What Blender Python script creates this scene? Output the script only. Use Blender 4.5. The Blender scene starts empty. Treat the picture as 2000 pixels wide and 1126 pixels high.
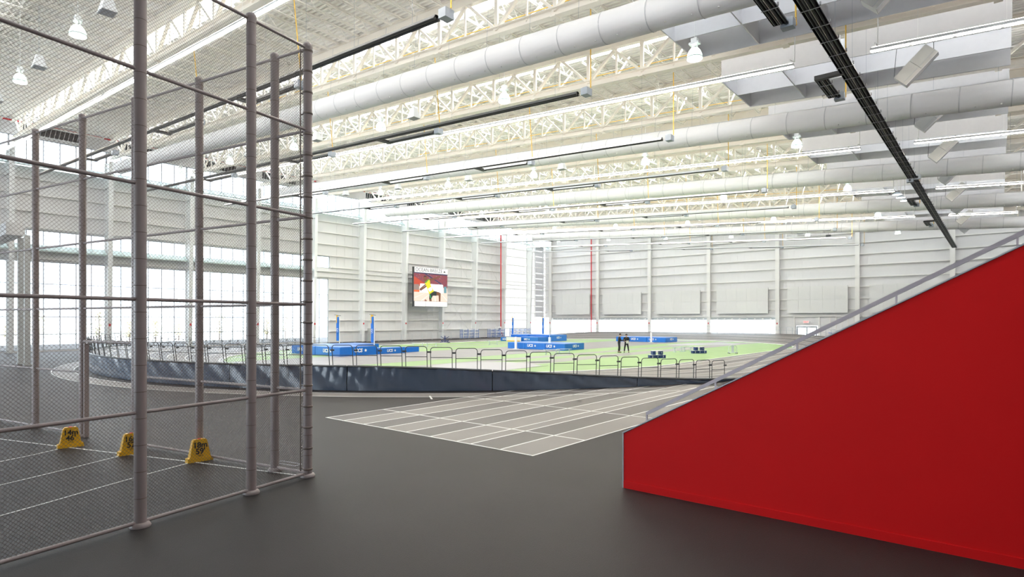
import bpy, math, random
from mathutils import Vector, Matrix
random.seed(7)
C = bpy.context.scene.collection
PI = math.pi
sc = bpy.context.scene

# ------------------------------------------------------------------ camera
F, CX, YH, CAMH = 1150.0, 1000.0, 624.5, 3.0
TH = math.atan2(950, 1150)
cam_d = bpy.data.cameras.new('camera')
cam = bpy.data.objects.new('camera', cam_d)
C.objects.link(cam)
cam.location = (0, 0, CAMH)
cam.rotation_euler = (PI / 2, 0, TH)
cam_d.sensor_width = 36.0
cam_d.lens = 36.0 * F / 2000.0
cam_d.shift_y = (YH - 563.0) / 2000.0
cam_d.clip_end = 500
sc.camera = cam

# ------------------------------------------------------------------ world and daylight
world = bpy.data.worlds.new('world')
sc.world = world
world.use_nodes = True
wn = world.node_tree.nodes
wn.clear()
wo = wn.new('ShaderNodeOutputWorld')
bg = wn.new('ShaderNodeBackground')
bg.inputs[0].default_value = (0.90, 0.95, 1.0, 1)
bg.inputs[1].default_value = 3.0
world.node_tree.links.new(bg.outputs[0], wo.inputs[0])
SKY_GLOW = 4.0
TUBE_GLOW = 30.0
CEIL_FILL = 4.5  # strength of the added upward fill for the roof
LAMP_GLOW = 6.0


def portal(name, loc, rot, sx, sy):
    l = bpy.data.lights.new(name, 'AREA')
    l.shape = 'RECTANGLE'
    l.size = sx
    l.size_y = sy
    l.cycles.is_portal = True
    o = bpy.data.objects.new(name, l)
    o.location = loc
    o.rotation_euler = rot
    C.objects.link(o)


portal('daylight_portal', (-69.9, 16, 4.3), (0, -PI / 2, 0), 8.6, 58)
portal('daylight_portal', (-69.9, 16, 10.7), (0, -PI / 2, 0), 1.6, 58)
portal('daylight_portal', (-69.9, 40, 18.9), (0, -PI / 2, 0), 2.2, 106)
portal('daylight_portal', (-46, 95.2, 1.8), (-PI / 2, 0, 0), 43, 3.6)
portal('daylight_portal', (-41, -16.6, 3.6), (PI / 2, 0, 0), 56, 6.8)

vs = sc.view_settings
vs.view_transform = 'Standard'
vs.look = 'None'
vs.gamma = 1
vs.use_curve_mapping = False
vs.exposure = 1.2
sc.cycles.max_bounces = 10
sc.cycles.diffuse_bounces = 7
sc.cycles.glossy_bounces = 4
sc.cycles.transparent_max_bounces = 24
sc.cycles.caustics_reflective = False
sc.cycles.caustics_refractive = False
sc.cycles.sample_clamp_indirect = 6.0
sc.cycles.use_denoising = True

# ------------------------------------------------------------------ materials
MATS = {}


def mat(name, col, rough=0.5, metal=0.0, spec=0.5, noise=0.0, nscale=5.0, bump=0.0, bscale=40.0, emit=None, es=0.0, stretch=None):
    m = bpy.data.materials.new(name)
    m.use_nodes = True
    nt = m.node_tree
    b = nt.nodes['Principled BSDF']
    b.inputs['Base Color'].default_value = (*col, 1)
    b.inputs['Roughness'].default_value = rough
    b.inputs['Metallic'].default_value = metal
    b.inputs['Specular IOR Level'].default_value = spec
    if noise > 0 or bump > 0:
        tc = nt.nodes.new('ShaderNodeTexCoord')
        mp = nt.nodes.new('ShaderNodeMapping')
        nt.links.new(tc.outputs['Object'], mp.inputs[0])
        if stretch:
            mp.inputs['Scale'].default_value = stretch
    if noise > 0:
        n = nt.nodes.new('ShaderNodeTexNoise')
        n.inputs['Scale'].default_value = nscale
        n.inputs['Detail'].default_value = 6
        nt.links.new(mp.outputs[0], n.inputs['Vector'])
        r = nt.nodes.new('ShaderNodeMapRange')
        r.inputs['From Min'].default_value = 0.25
        r.inputs['From Max'].default_value = 0.75
        r.inputs['To Min'].default_value = 1 - noise
        r.inputs['To Max'].default_value = 1 + noise
        nt.links.new(n.outputs['Fac'], r.inputs['Value'])
        mx = nt.nodes.new('ShaderNodeVectorMath')
        mx.operation = 'SCALE'
        mx.inputs[0].default_value = col
        nt.links.new(r.outputs[0], mx.inputs['Scale'])
        nt.links.new(mx.outputs[0], b.inputs['Base Color'])
    if bump > 0:
        n2 = nt.nodes.new('ShaderNodeTexNoise')
        n2.inputs['Scale'].default_value = bscale
        n2.inputs['Detail'].default_value = 3
        nt.links.new(mp.outputs[0], n2.inputs['Vector'])
        bp = nt.nodes.new('ShaderNodeBump')
        bp.inputs['Strength'].default_value = bump
        bp.inputs['Distance'].default_value = 0.02
        nt.links.new(n2.outputs['Fac'], bp.inputs['Height'])
        nt.links.new(bp.outputs[0], b.inputs['Normal'])
    if emit:
        b.inputs['Emission Color'].default_value = (*emit, 1)
        b.inputs['Emission Strength'].default_value = es
    MATS[name] = m
    return m


def glass_mat(name, tint=(0.93, 0.97, 0.99), gl=0.06):
    m = bpy.data.materials.new(name)
    m.use_nodes = True
    nt = m.node_tree
    nt.nodes.clear()
    o = nt.nodes.new('ShaderNodeOutputMaterial')
    t = nt.nodes.new('ShaderNodeBsdfTransparent')
    t.inputs[0].default_value = (*tint, 1)
    g = nt.nodes.new('ShaderNodeBsdfGlossy')
    g.inputs['Roughness'].default_value = 0.05
    mx = nt.nodes.new('ShaderNodeMixShader')
    mx.inputs[0].default_value = gl
    nt.links.new(t.outputs[0], mx.inputs[1])
    nt.links.new(g.outputs[0], mx.inputs[2])
    nt.links.new(mx.outputs[0], o.inputs[0])
    MATS[name] = m
    return m


M_floor = mat('floor_rubber', (0.036, 0.0305, 0.030), 0.56, noise=0.12, nscale=0.6, bump=0.25, bscale=60, spec=0.22)
M_lane_d = mat('lane_dark_rubber', (0.095, 0.080, 0.075), 0.45, noise=0.08, nscale=0.9, bump=0.2, bscale=60)
M_lane_l = mat('lane_light_rubber', (0.22, 0.197, 0.183), 0.5, noise=0.08, nscale=0.9, bump=0.2, bscale=60)
M_line = mat('white_line_paint', (0.82, 0.82, 0.80), 0.5)
M_dline = mat('dark_line_paint', (0.10, 0.10, 0.11), 0.5)
M_green = mat('green_rubber', (0.26, 0.40, 0.15), 0.5, noise=0.07, nscale=0.5)
M_strip = mat('infield_grey_rubber', (0.28, 0.26, 0.26), 0.45, noise=0.06, nscale=0.6)
M_pad = mat('pale_grey_rubber', (0.40, 0.39, 0.41), 0.5, noise=0.04)
M_wall = mat('white_siding', (0.72, 0.715, 0.72), 0.55, noise=0.02, nscale=0.3)
M_girt = mat('girt_white', (0.79, 0.78, 0.76), 0.5)
M_steel = mat('cream_steel', (0.90, 0.85, 0.78), 0.5, noise=0.02, nscale=0.8)
M_wsteel = mat('white_steel', (0.82, 0.83, 0.83), 0.45)
M_deck = mat('deck_white', (0.90, 0.88, 0.85), 0.5)
M_joist = mat('joist_cream', (0.92, 0.89, 0.85), 0.5)
M_duct = mat('duct_fabric', (0.92, 0.91, 0.93), 0.8, bump=0.5, bscale=2.2, stretch=(0.6, 3, 3))
M_baffle = mat('acoustic_fabric', (0.66, 0.66, 0.69), 0.9, noise=0.02)
M_black = mat('black_heater', (0.02, 0.018, 0.017), 0.45)
M_refl = mat('reflector_metal', (0.75, 0.76, 0.78), 0.35, metal=0.6)
M_grey = mat('grey_box', (0.35, 0.39, 0.45), 0.4, metal=0.2)
M_yel = mat('yellow_pipe', (0.85, 0.52, 0.06), 0.4)
M_red = mat('red_wall_paint', (0.90, 0.012, 0.015), 0.55, bump=0.05, bscale=120, spec=0.2, noise=0.03, nscale=0.7)
M_redp = mat('red_pipe', (0.65, 0.02, 0.03), 0.35)
M_trimst = mat('grey_steel_trim', (0.60, 0.60, 0.66), 0.35, metal=0.2)
M_rail = mat('handrail_grey', (0.60, 0.55, 0.60), 0.4, metal=0.2)
M_post = mat('taupe_vinyl_post', (0.36, 0.30, 0.295), 0.32, spec=0.6)
M_wire = mat('taupe_vinyl_wire', (0.20, 0.155, 0.135), 0.4)
M_dark = mat('dark_metal', (0.05, 0.055, 0.06), 0.4)
M_navy = mat('navy_vinyl', (0.05, 0.072, 0.115), 0.20, spec=1.0, bump=0.6, bscale=3.0, stretch=(1, 1, 0.35))
M_blue = mat('blue_vinyl', (0.005, 0.16, 0.60), 0.35, bump=0.3, bscale=4, noise=0.05)
M_dblue = mat('dark_blue_vinyl', (0.005, 0.10, 0.33), 0.35, bump=0.3, bscale=4)
M_btop = mat('blue_top_vinyl', (0.12, 0.25, 0.62), 0.4, bump=0.3, bscale=3)
M_navyb = mat('navy_plastic', (0.012, 0.035, 0.16), 0.4)
M_white = mat('white_paint', (0.86, 0.86, 0.85), 0.45)
M_alu = mat('aluminium', (0.62, 0.68, 0.70), 0.35, metal=0.5)
M_ylw = mat('yellow_plastic', (0.90, 0.50, 0.02), 0.38)
M_blk = mat('black_print', (0.015, 0.015, 0.015), 0.5)
M_mull = mat('mullion_grey', (0.42, 0.46, 0.50), 0.4)
M_shelf = mat('light_shelf_green', (0.55, 0.66, 0.64), 0.3)
M_ap = mat('acoustic_panel_white', (0.73, 0.73, 0.72), 0.8)
M_vent = mat('dark_vent', (0.03, 0.035, 0.04), 0.6)
M_skin = mat('skin', (0.55, 0.32, 0.23), 0.5)
M_cloth = mat('black_cloth', (0.012, 0.012, 0.014), 0.8)
M_hair = mat('brown_hair', (0.05, 0.03, 0.02), 0.7)
M_shoe = mat('dark_shoe', (0.05, 0.035, 0.025), 0.5)
M_paper = mat('white_paper', (0.85, 0.85, 0.82), 0.7)
M_spk = mat('white_speaker', (0.74, 0.75, 0.77), 0.5)
M_spk2 = mat('grey_speaker', (0.52, 0.53, 0.52), 0.5)
M_grille = mat('speaker_grille', (0.36, 0.36, 0.38), 0.7)
M_lampsh = mat('lamp_glass_lit', (0.8, 0.9, 0.85), 0.3, emit=(0.80, 1.0, 0.88), es=0.7)
M_lampin = mat('lamp_glow', (1, 1, 1), 0.3, emit=(0.95, 1.0, 0.93), es=LAMP_GLOW)
M_tube = mat('tube_glow', (1, 1, 1), 0.3, emit=(1.0, 0.90, 0.76), es=TUBE_GLOW)
M_ceil_fill = mat('ceiling_fill_glow', (1, 1, 1), 0.3, emit=(1.0, 0.90, 0.78), es=CEIL_FILL)  # added fill glow, brightens the roof from below
M_sky = mat('skylight_glow', (1, 1, 1), 0.5, emit=(0.92, 0.97, 1.0), es=SKY_GLOW)
M_exit = mat('exit_sign_red', (0.8, 0.05, 0.05), 0.5, emit=(1, 0.12, 0.12), es=0.8)
M_glass = glass_mat('window_glass')
M_sunwall = mat('daylit_wall_glow', (0.8, 0.8, 0.79), 0.5, emit=(0.95, 0.98, 1.0), es=0.30)  # white siding with emission standing in for daylight falling on it
M_ext = mat('outdoor_ground', (0.85, 0.83, 0.78), 0.9, noise=0.2, nscale=0.2)
M_leaf = mat('autumn_leaves', (0.92, 0.86, 0.66), 0.9, noise=0.3, nscale=1.5)
M_bark = mat('bark', (0.2, 0.15, 0.12), 0.9)


# ------------------------------------------------------------------ mesh builder
class MB:
    def __init__(s):
        s.v = []
        s.f = []
        s.sm = []

    def add(s, vs_, fs, smooth=False):
        n = len(s.v)
        s.v.extend([tuple(p) for p in vs_])
        s.f.extend([tuple(i + n for i in f) for f in fs])
        s.sm.extend([smooth] * len(fs))
        return s

    def box(s, x0, x1, y0, y1, z0, z1, m=None):
        P = [(x0, y0, z0), (x1, y0, z0), (x1, y1, z0), (x0, y1, z0), (x0, y0, z1), (x1, y0, z1), (x1, y1, z1), (x0, y1, z1)]
        if m is not None:
            P = [m @ Vector(p) for p in P]
        return s.add(P, [(3, 2, 1, 0), (4, 5, 6, 7), (0, 1, 5, 4), (1, 2, 6, 5), (2, 3, 7, 6), (3, 0, 4, 7)])

    def beam(s, a, b, w, h, up=(0, 0, 1)):
        a = Vector(a); b = Vector(b)
        d = (b - a).normalized()
        u = Vector(up)
        if abs(d.dot(u)) > 0.98:
            u = Vector((0, 1, 0))
        sd = d.cross(u).normalized()
        u2 = sd.cross(d).normalized()
        P = []
        for q in (a, b):
            for i, j in ((-1, -1), (1, -1), (1, 1), (-1, 1)):
                P.append(q + sd * (i * w / 2) + u2 * (j * h / 2))
        return s.add(P, [(0, 1, 2, 3), (7, 6, 5, 4), (0, 4, 5, 1), (1, 5, 6, 2), (2, 6, 7, 3), (3, 7, 4, 0)])

    def tube(s, pts, r, n=6, cap=True):
        pts = [Vector(p) for p in pts]
        rr = r if isinstance(r, (list, tuple)) else [r] * len(pts)
        rings = []
        N = len(pts)
        base = None
        for i, p in enumerate(pts):
            if i == 0:
                d = pts[1] - pts[0]
            elif i == N - 1:
                d = pts[-1] - pts[-2]
            else:
                d = (pts[i + 1] - p).normalized() + (p - pts[i - 1]).normalized()
            d.normalize()
            if base is None:
                u = Vector((0, 0, 1)) if abs(d.z) < 0.9 else Vector((1, 0, 0))
                base = d.cross(u).normalized()
            else:
                base = (base - d * base.dot(d)).normalized()
            w = d.cross(base)
            rings.append([p + (base * math.cos(2 * PI * k / n) + w * math.sin(2 * PI * k / n)) * rr[i] for k in range(n)])
        V = [q for rg in rings for q in rg]
        Fc = []
        for i in range(N - 1):
            for k in range(n):
                a = i * n + k; b = i * n + (k + 1) % n
                Fc.append((a, b, b + n, a + n))
        s.add(V, Fc, n > 4)
        if cap:
            s.add(rings[0], [tuple(range(n - 1, -1, -1))])
            s.add(rings[-1], [tuple(range(n))])
        return s

    def lathe(s, prof, n=16, o=(0, 0, 0), cap=False):
        V = []
        for r, z in prof:
            for k in range(n):
                a = 2 * PI * k / n
                V.append((o[0] + r * math.cos(a), o[1] + r * math.sin(a), o[2] + z))
        Fc = []
        for i in range(len(prof) - 1):
            for k in range(n):
                a = i * n + k; b = i * n + (k + 1) % n
                Fc.append((a, b, b + n, a + n))
        s.add(V, Fc, True)
        if cap:
            s.add(V[:n], [tuple(range(n - 1, -1, -1))])
            s.add(V[-n:], [tuple(range(n))])
        return s

    def poly(s, pts, z0, z1):
        n = len(pts)
        V = [(x, y, z0) for x, y in pts] + [(x, y, z1) for x, y in pts]
        return s.add(V, [tuple(range(n - 1, -1, -1)), tuple(range(n, 2 * n))] + [(i, (i + 1) % n, (i + 1) % n + n, i + n) for i in range(n)])

    def mesh(s, name, m):
        me = bpy.data.meshes.new(name)
        me.from_pydata(s.v, [], s.f)
        me.polygons.foreach_set('use_smooth', s.sm)
        if m:
            me.materials.append(m)
        me.update()
        return me

    def build(s, name, m, parent=None, loc=None, kind=None):
        return link(name, s.mesh(name, m), parent, loc, kind)


def link(name, me, parent=None, loc=None, kind=None, rz=None):
    o = bpy.data.objects.new(name, me)
    C.objects.link(o)
    if parent:
        o.parent = parent
    if loc is not None:
        o.location = loc
    if rz is not None:
        o.rotation_euler = (0, 0, rz)
    if kind:
        o['kind'] = kind
    return o


def tag(o, label, cat, group=None):
    o['label'] = label
    o['category'] = cat
    if group:
        o['group'] = group
    return o


def thing(name, label, cat, loc=(0, 0, 0), rz=0.0, group=None):
    o = bpy.data.objects.new(name, None)
    C.objects.link(o)
    o.empty_display_size = 0.2
    o.location = loc
    o.rotation_euler = (0, 0, rz)
    return tag(o, label, cat, group)


def copy_tree(o, parent=None):
    c = o.copy()
    C.objects.link(c)
    c.parent = parent
    for ch in list(o.children):
        copy_tree(ch, c)
    return c


def text_mesh(name, s, size, m, parent, mw, extr=0.002, align='CENTER', space=1.0, shear=0.0, offs=0.0):
    cu = bpy.data.curves.new(name, 'FONT')
    cu.body = s
    cu.size = size
    cu.extrude = extr
    cu.align_x = align
    cu.align_y = 'CENTER'
    cu.space_character = space
    cu.shear = shear
    cu.resolution_u = 3
    cu.offset = offs * size
    t = bpy.data.objects.new(name, cu)
    C.objects.link(t)
    bpy.context.view_layer.update()
    me = bpy.data.meshes.new_from_object(t)
    bpy.data.objects.remove(t)
    me.name = name
    me.transform(mw)
    me.materials.clear()
    me.materials.append(m)
    return link(name, me, parent)


ORD = ['first', 'second', 'third', 'fourth', 'fifth', 'sixth', 'seventh', 'eighth', 'ninth', 'tenth', 'eleventh', 'twelfth', 'thirteenth', 'fourteenth']
SL = -0.065


def Zb(x):
    return 14.5 + SL * x


BAY = 7.62
TY = [42.6 + BAY * k for k in range(-5, 7)]          # 4.5 ... 88.3
XL, XR = -68.6, 10.0
WX = -69.3          # left wall face
FY = 94.3           # far wall face
DK = 2.42           # deck above bottom chord

# ================================================================== floor
fl = MB().box(-90, 16, -16, 97, -0.3, 0).build('floor', M_floor, kind='structure')

GX0, GX1 = -15.93, -7.94
GL = [-15.93, -15.05, -14.10, -13.17, -12.23, -11.28, -10.33, -9.85, -8.90, -7.94]
for i in range(len(GL) - 1):
    m = M_lane_d if i in (0, 2, 4, 7) else M_lane_l
    MB().box(GL[i], GL[i + 1], 10.3, 26.5, 0.0005, 0.003).build('lane_strip', m, fl)
for x in GL:
    MB().box(x - 0.025, x + 0.025, 10.3, 26.5, 0.003, 0.006).build('lane_line', M_line, fl)
for y in (10.33, 12.48, 16.6):
    MB().box(GX0, GX1, y - 0.025, y + 0.025, 0.004, 0.0075).build('lane_line', M_line, fl)


def arc_strip(cx, cy, r, w, a0, a1, z0, n=48, zf=None):
    V = []
    for i in range(n + 1):
        a = a0 + (a1 - a0) * i / n
        for rr in (r - w / 2, r + w / 2):
            x = cx + rr * math.cos(a); y = cy + rr * math.sin(a)
            V.append((x, y, z0 if zf is None else zf(x, y) + z0))
    return V, [(2 * i, 2 * i + 1, 2 * i + 3, 2 * i + 2) for i in range(n)]


# two curved floor lines outside the near bend
TX, TYN, TYF, RI, RO = -36.0, 37.5, 64.3, 19.3, 27.1
b = MB(); V, Fc = arc_strip(TX, TYN, 28.35, 0.95, math.radians(-160), math.radians(-28), 0.002); b.add(V, Fc)
b.build('lane_strip', M_lane_l, fl)
for r in (27.85, 28.9):
    b = MB(); V, Fc = arc_strip(TX, TYN, r, 0.07, math.radians(-160), math.radians(-28), 0.0065); b.add(V, Fc)
    b.build('lane_line', M_line, fl)

# ================================================================== running track
track = thing('running_track', 'oval running track with raised bends around the green infield', 'track', (TX, 50.9, 0))
track_off = Vector((-TX, -50.9, 0))


def bank(ang):
    # ang measured from the axis of the bend, radians
    d = abs(math.degrees(ang))
    t = min(1, max(0, (d - 33) / 47.0))
    return 1.02 * (1 - t * t * (3 - 2 * t))


def oval(r, zfun=True):
    """list of (x,y,bankheight) round the oval at radius r"""
    P = []
    N = 48
    for i in range(N + 1):
        a = -PI + PI * i / N
        P.append((TX + r * math.cos(a), TYN + r * math.sin(a), bank(a + PI / 2)))
    for i in range(1, 8):
        P.append((TX + r, TYN + (TYF - TYN) * i / 8, 0))
    for i in range(N + 1):
        a = PI * i / N
        P.append((TX + r * math.cos(a), TYF + r * math.sin(a), bank(a - PI / 2)))
    for i in range(1, 8):
        P.append((TX - r, TYF - (TYF - TYN) * i / 8, 0))
    return P


def tz(r, bk):
    return bk * max(0.0, min(1.0, (r - RI) / (RO - RI)))


def ring(r0, r1, z, name, m, close=True, parent=track):
    A = oval(r0); B = oval(r1)
    n = len(A)
    V = []
    for p, q in zip(A, B):
        V.append((p[0], p[1], tz(r0, p[2]) + z)); V.append((q[0], q[1], tz(r1, q[2]) + z))
    V = [Vector(v) + track_off for v in V]
    Fc = [(2 * i, 2 * i + 1, (2 * i + 3) % (2 * n), (2 * i + 2) % (2 * n)) for i in range(n)]
    Fc = [tuple(reversed(f)) for f in Fc]
    return MB().add(V, [tuple(reversed(f)) for f in Fc]).build(name, m, parent)


LR = [RI + 0.35 + i * 1.07 for i in range(7)]
ring(RI, LR[0], 0.012, 'lane_surface', M_strip)
for i in range(6):
    ring(LR[i], LR[i + 1], 0.012, 'lane_surface', M_lane_d if i % 2 else M_lane_l)
ring(LR[6], RO, 0.012, 'lane_surface', M_lane_d)
for i in range(7):
    ring(LR[i] - 0.03, LR[i] + 0.03, 0.018, 'lane_line', M_line)
# low white kerb
A = oval(RI + 0.05)
MB().tube([Vector((p[0], p[1], 0.045)) + track_off for p in A] + [Vector((A[0][0], A[0][1], 0.045)) + track_off], 0.045, 5).build('kerb', M_white, track)

# dark vinyl skirt round the outside of the near bend
skirt = thing('track_skirt', 'dark navy vinyl curtain hung along the outer edge of the near raised bend', 'curtain', (TX, TYN, 0))
segs = []
a_list = [math.radians(-178), math.radians(-160), math.radians(-140), math.radians(-118), math.radians(-99), math.radians(-84), math.radians(-69), math.radians(-57.0), math.radians(-44), math.radians(-30), math.radians(-16)]
for i in range(len(a_list) - 1):
    a0, a1 = a_list[i] + 0.0006, a_list[i + 1] - 0.0006
    n = 60
    nz = 7
    V = []; Fc = []
    amp = 1.0 if -80 < math.degrees(a0) < -40 else 0.45
    for k in range(n + 1):
        a = a0 + (a1 - a0) * k / n
        h = bank(a + PI / 2) + 0.02
        for j in range(nz + 1):
            t = j / nz
            s_arc = a * RO
            w = 2.0 * amp * (0.020 * math.sin(s_arc * 7.0 + t * 5.5) * t + 0.016 * math.sin(s_arc * 17 - t * 3) * t * t + 0.012 * math.sin(s_arc * 2.3 + 1.1 + 3 * t)) * (1 - 0.6 * abs(2 * t - 1) ** 3)
            r = RO + 0.05 + w
            V.append((r * math.cos(a), r * math.sin(a), 0.02 + (h - 0.02) * t))
    for k in range(n):
        for j in range(nz):
            p = k * (nz + 1) + j
            Fc.append((p, p + nz + 1, p + nz + 2, p + 1))
    MB().add(V, Fc, True).build('skirt_panel', M_navy, skirt)
    # folded hem along the top
    pts = []
    for k in range(21):
        a = a0 + (a1 - a0) * k / 20
        pts.append(((RO + 0.05) * math.cos(a), (RO + 0.05) * math.sin(a), bank(a + PI / 2) + 0.03))
    MB().tube(pts, 0.045, 4).build('top_hem', M_dark, skirt)

# guard rail hoops
rails = thing('track_guard_rail', 'dark metal guard rail of rounded hoops standing on the near raised bend', 'railing', (TX, TYN, 0))


def hoop_mb(w, h, r=0.017, z0=0.0):
    c = 0.13
    P = [(-w / 2, 0, z0), (-w / 2, 0, h - c)]
    for k in range(1, 5):
        a = PI - k * PI / 8
        P.append((-w / 2 + c + c * math.cos(a), 0, h - c + c * math.sin(a)))
    for k in range(4, -1, -1):
        if k == 4:
            P.append((w / 2 - c, 0, h))
            continue
        a = k * PI / 8
        P.append((w / 2 - c + c * math.cos(a), 0, h - c + c * math.sin(a)))
    P.append((w / 2, 0, z0))
    b = MB().tube(P, r, 6)
    b.tube([(-w / 2, 0, h * 0.52), (w / 2, 0, h * 0.52)], r * 0.85, 5)
    return b


hoop_me = hoop_mb(0.90, 0.90).mesh('rail_hoop', M_dark)
plate_me = MB().box(-0.085, 0.085, -0.02, 0.02, -0.035, 0.035).mesh('connector_plate', M_dark)
pitch = 1.05 / RO
a = math.radians(-57.4) - pitch * 60
while a < math.radians(-17.5):
    if a > math.radians(-185):
        h = bank(a + PI / 2)
        tilt = math.atan2(h, RO - RI)
        for nm, me, da, dz in (('rail_hoop', hoop_me, 0, 0.03), ('connector_plate', plate_me, pitch / 2, 0.70)):
            aa = a + da
            o = link(nm, me, rails)
            hh = bank(aa + PI / 2)
            rr = RO - math.sin(tilt) * dz
            o.location = (rr * math.cos(aa), rr * math.sin(aa), hh + dz)
            o.rotation_euler = (Matrix.Rotation(aa + PI / 2, 4, 'Z') @ Matrix.Rotation(tilt, 4, 'X')).to_euler()
    a += pitch

# ================================================================== infield
infield = thing('infield', 'bright green infield floor inside the oval with grey runways', 'sports floor', (TX, 50.9, 0))
IO = Vector((-TX, -50.9, 0))
P = [(p[0] - TX, p[1] - 50.9) for p in oval(RI - 0.0)]
MB().poly(P, 0.001, 0.008).build('green_surface', M_green, infield)


def strip(x0, x1, y0, y1, m, z=0.010, name='runway'):
    return MB().box(x0 - TX, x1 - TX, y0 - 50.9, y1 - 50.9, z - 0.002, z).build(name, m, infield)


def yext(x):
    d = math.sqrt(max(0.0, (RI - 0.05) ** 2 - (x - TX) ** 2))
    return TYN - d, TYF + d


for x0, x1 in ((-26.2, -24.1), (-29.4, -28.0), (-42.3, -32.7), (-47.6, -46.6), (-51.6, -50.4)):
    ya = max(yext(x0)[0], yext(x1)[0]); yb = min(yext(x0)[1], yext(x1)[1])
    strip(x0, x1, ya, yb, M_strip)
for i in range(9):
    x = -42.3 + 9.6 * i / 8
    ya, yb = yext(x)
    strip(x - 0.03, x + 0.03, max(ya, 20), min(yb, 81), M_dline, 0.0125, 'lane_line')


def G(px, py, z=0.0):
    D = F * (CAMH - z) / (py - YH)
    t = (px - CX) / F
    return (D * (-math.sin(TH) + t * math.cos(TH)), D * (math.cos(TH) + t * math.sin(TH)))


pp = [G(*q) for q in ((1059, 714), (1030, 709.3), (985, 706.6), (930, 707), (880, 709.5), (845, 714), (842, 722), (900, 729), (950, 728.2))]
MB().poly([(x - TX, y - 50.9) for x, y in pp], 0.0125, 0.0145).build('landing_pad', M_pad, infield)
MB().beam((-22.72 - TX, 24.6 - 50.9, 0.016), (-22.72 - TX, 31.2 - 50.9, 0.016), 0.09, 0.002).build('lane_line', M_dline, infield)
pp = [G(*q) for q in ((1300, 672.5), (1345, 670), (1395, 669), (1430, 670), (1445, 671.5), (1420, 673.2), (1360, 674.2), (1310, 674))]
MB().poly([(x - TX, y - 50.9) for x, y in pp], 0.0125, 0.0145).build('landing_pad', M_pad, infield)

# ================================================================== left wall
wl = thing('wall_left', 'left', 'wall')
for k in list(wl.keys()):
    del wl[k]
wl['kind'] = 'structure'
YN, YE = -16.0, FY + 0.4
GY = 44.3           # lower glazing ends here


def wbox(y0, y1, z0, z1, name='wall_panel', m=M_wall, x0=WX - 0.25, x1=WX, par=None):
    return MB().box(x0, x1, y0, y1, z0, z1).build(name, m, par or wl)


# siding panels, one per bay
yy = [YN] + [y for y in TY if y > YN] + [YE]
for i in range(len(yy) - 1):
    a0, a1 = yy[i], yy[i + 1]
    if a1 <= 42.7:
        wbox(a0, a1, 8.5, 9.95)
        wbox(a0, a1, 11.4, 17.2)
        wbox(a0, a1, 0, 0.15)
    elif a0 < 43:
        wbox(a0, a1, 8.5, 9.95)
        wbox(a0, 45.4, 11.5, 17.2)
        wbox(45.4, a1, 9.95, 17.2)
        wbox(GY + 0.9, a1, 0, 8.5)
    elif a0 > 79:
        wbox(a0, a1, 0, 17.2, 'daylit_wall_panel', M_sunwall)  # opaque wall; its glow imitates daylight in the far corner
    else:
        wbox(a0, a1, 0, 17.2)
    wbox(a0, a1, 19.95, 22.0)
# vertical siding joints (relief ribs), shared mesh
rib = MB().box(-0.012, 0, -0.02, 0.02, 0, 17.1).mesh('siding_joint', M_wall)
y = 46.5
while y < YE:
    link('siding_joint', rib, wl, (WX + 0.012, y, 0))
    y += 1.27
# girts
for z in (1.45, 2.95, 4.3, 5.7, 7.15, 8.72, 9.45, 10.05, 11.6, 13.1, 14.65, 16.1):
    for i in range(len(TY)):
        y0 = TY[i]; y1 = TY[i + 1] if i < 11 else YE
        if y0 < 42 and not (11.5 < z or 8.6 < z < 9.6):
            continue
        ys = y0 + 0.2
        if 42 < y0 < 43 and z < 8.6:
            ys = GY + 1.0
        if 42 < y0 < 43 and 9.6 < z < 11.5:
            ys = 45.5
        MB().box(WX, WX + 0.22, ys, y1 - 0.2, z - 0.03, z + 0.10).build('girt', M_girt, wl)
# light shelves with fins
for zs, dep, ylim in ((17.2, 0.95, 999), (9.5, 0.85, 42.7)):
    for i in range(len(yy) - 1):
        a0, a1 = yy[i], yy[i + 1]
        if a1 > ylim or a1 - a0 < 1:
            continue
        V = [(WX, a0 + 0.2, zs + 0.55), (WX, a1 - 0.2, zs + 0.55), (WX + dep, a1 - 0.2, zs), (WX + dep, a0 + 0.2, zs),
             (WX, a0 + 0.2, zs + 0.40), (WX, a1 - 0.2, zs + 0.40), (WX + dep, a1 - 0.2, zs - 0.12), (WX + dep, a0 + 0.2, zs - 0.12)]
        MB().add(V, [(0, 3, 2, 1), (4, 5, 6, 7), (3, 7, 6, 2), (0, 4, 7, 3), (1, 2, 6, 5), (0, 1, 5, 4)]).build('light_shelf', M_shelf, wl)
        n = max(1, round((a1 - a0) / 1.27))
        for k in range(1, n):
            yk = a0 + (a1 - a0) * k / n
            MB().beam((WX + 0.02, yk, zs + 0.60), (WX + dep, yk, zs + 0.05), 0.05, 0.09).build('shelf_fin', M_wsteel, wl)

wcount = 0


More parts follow.
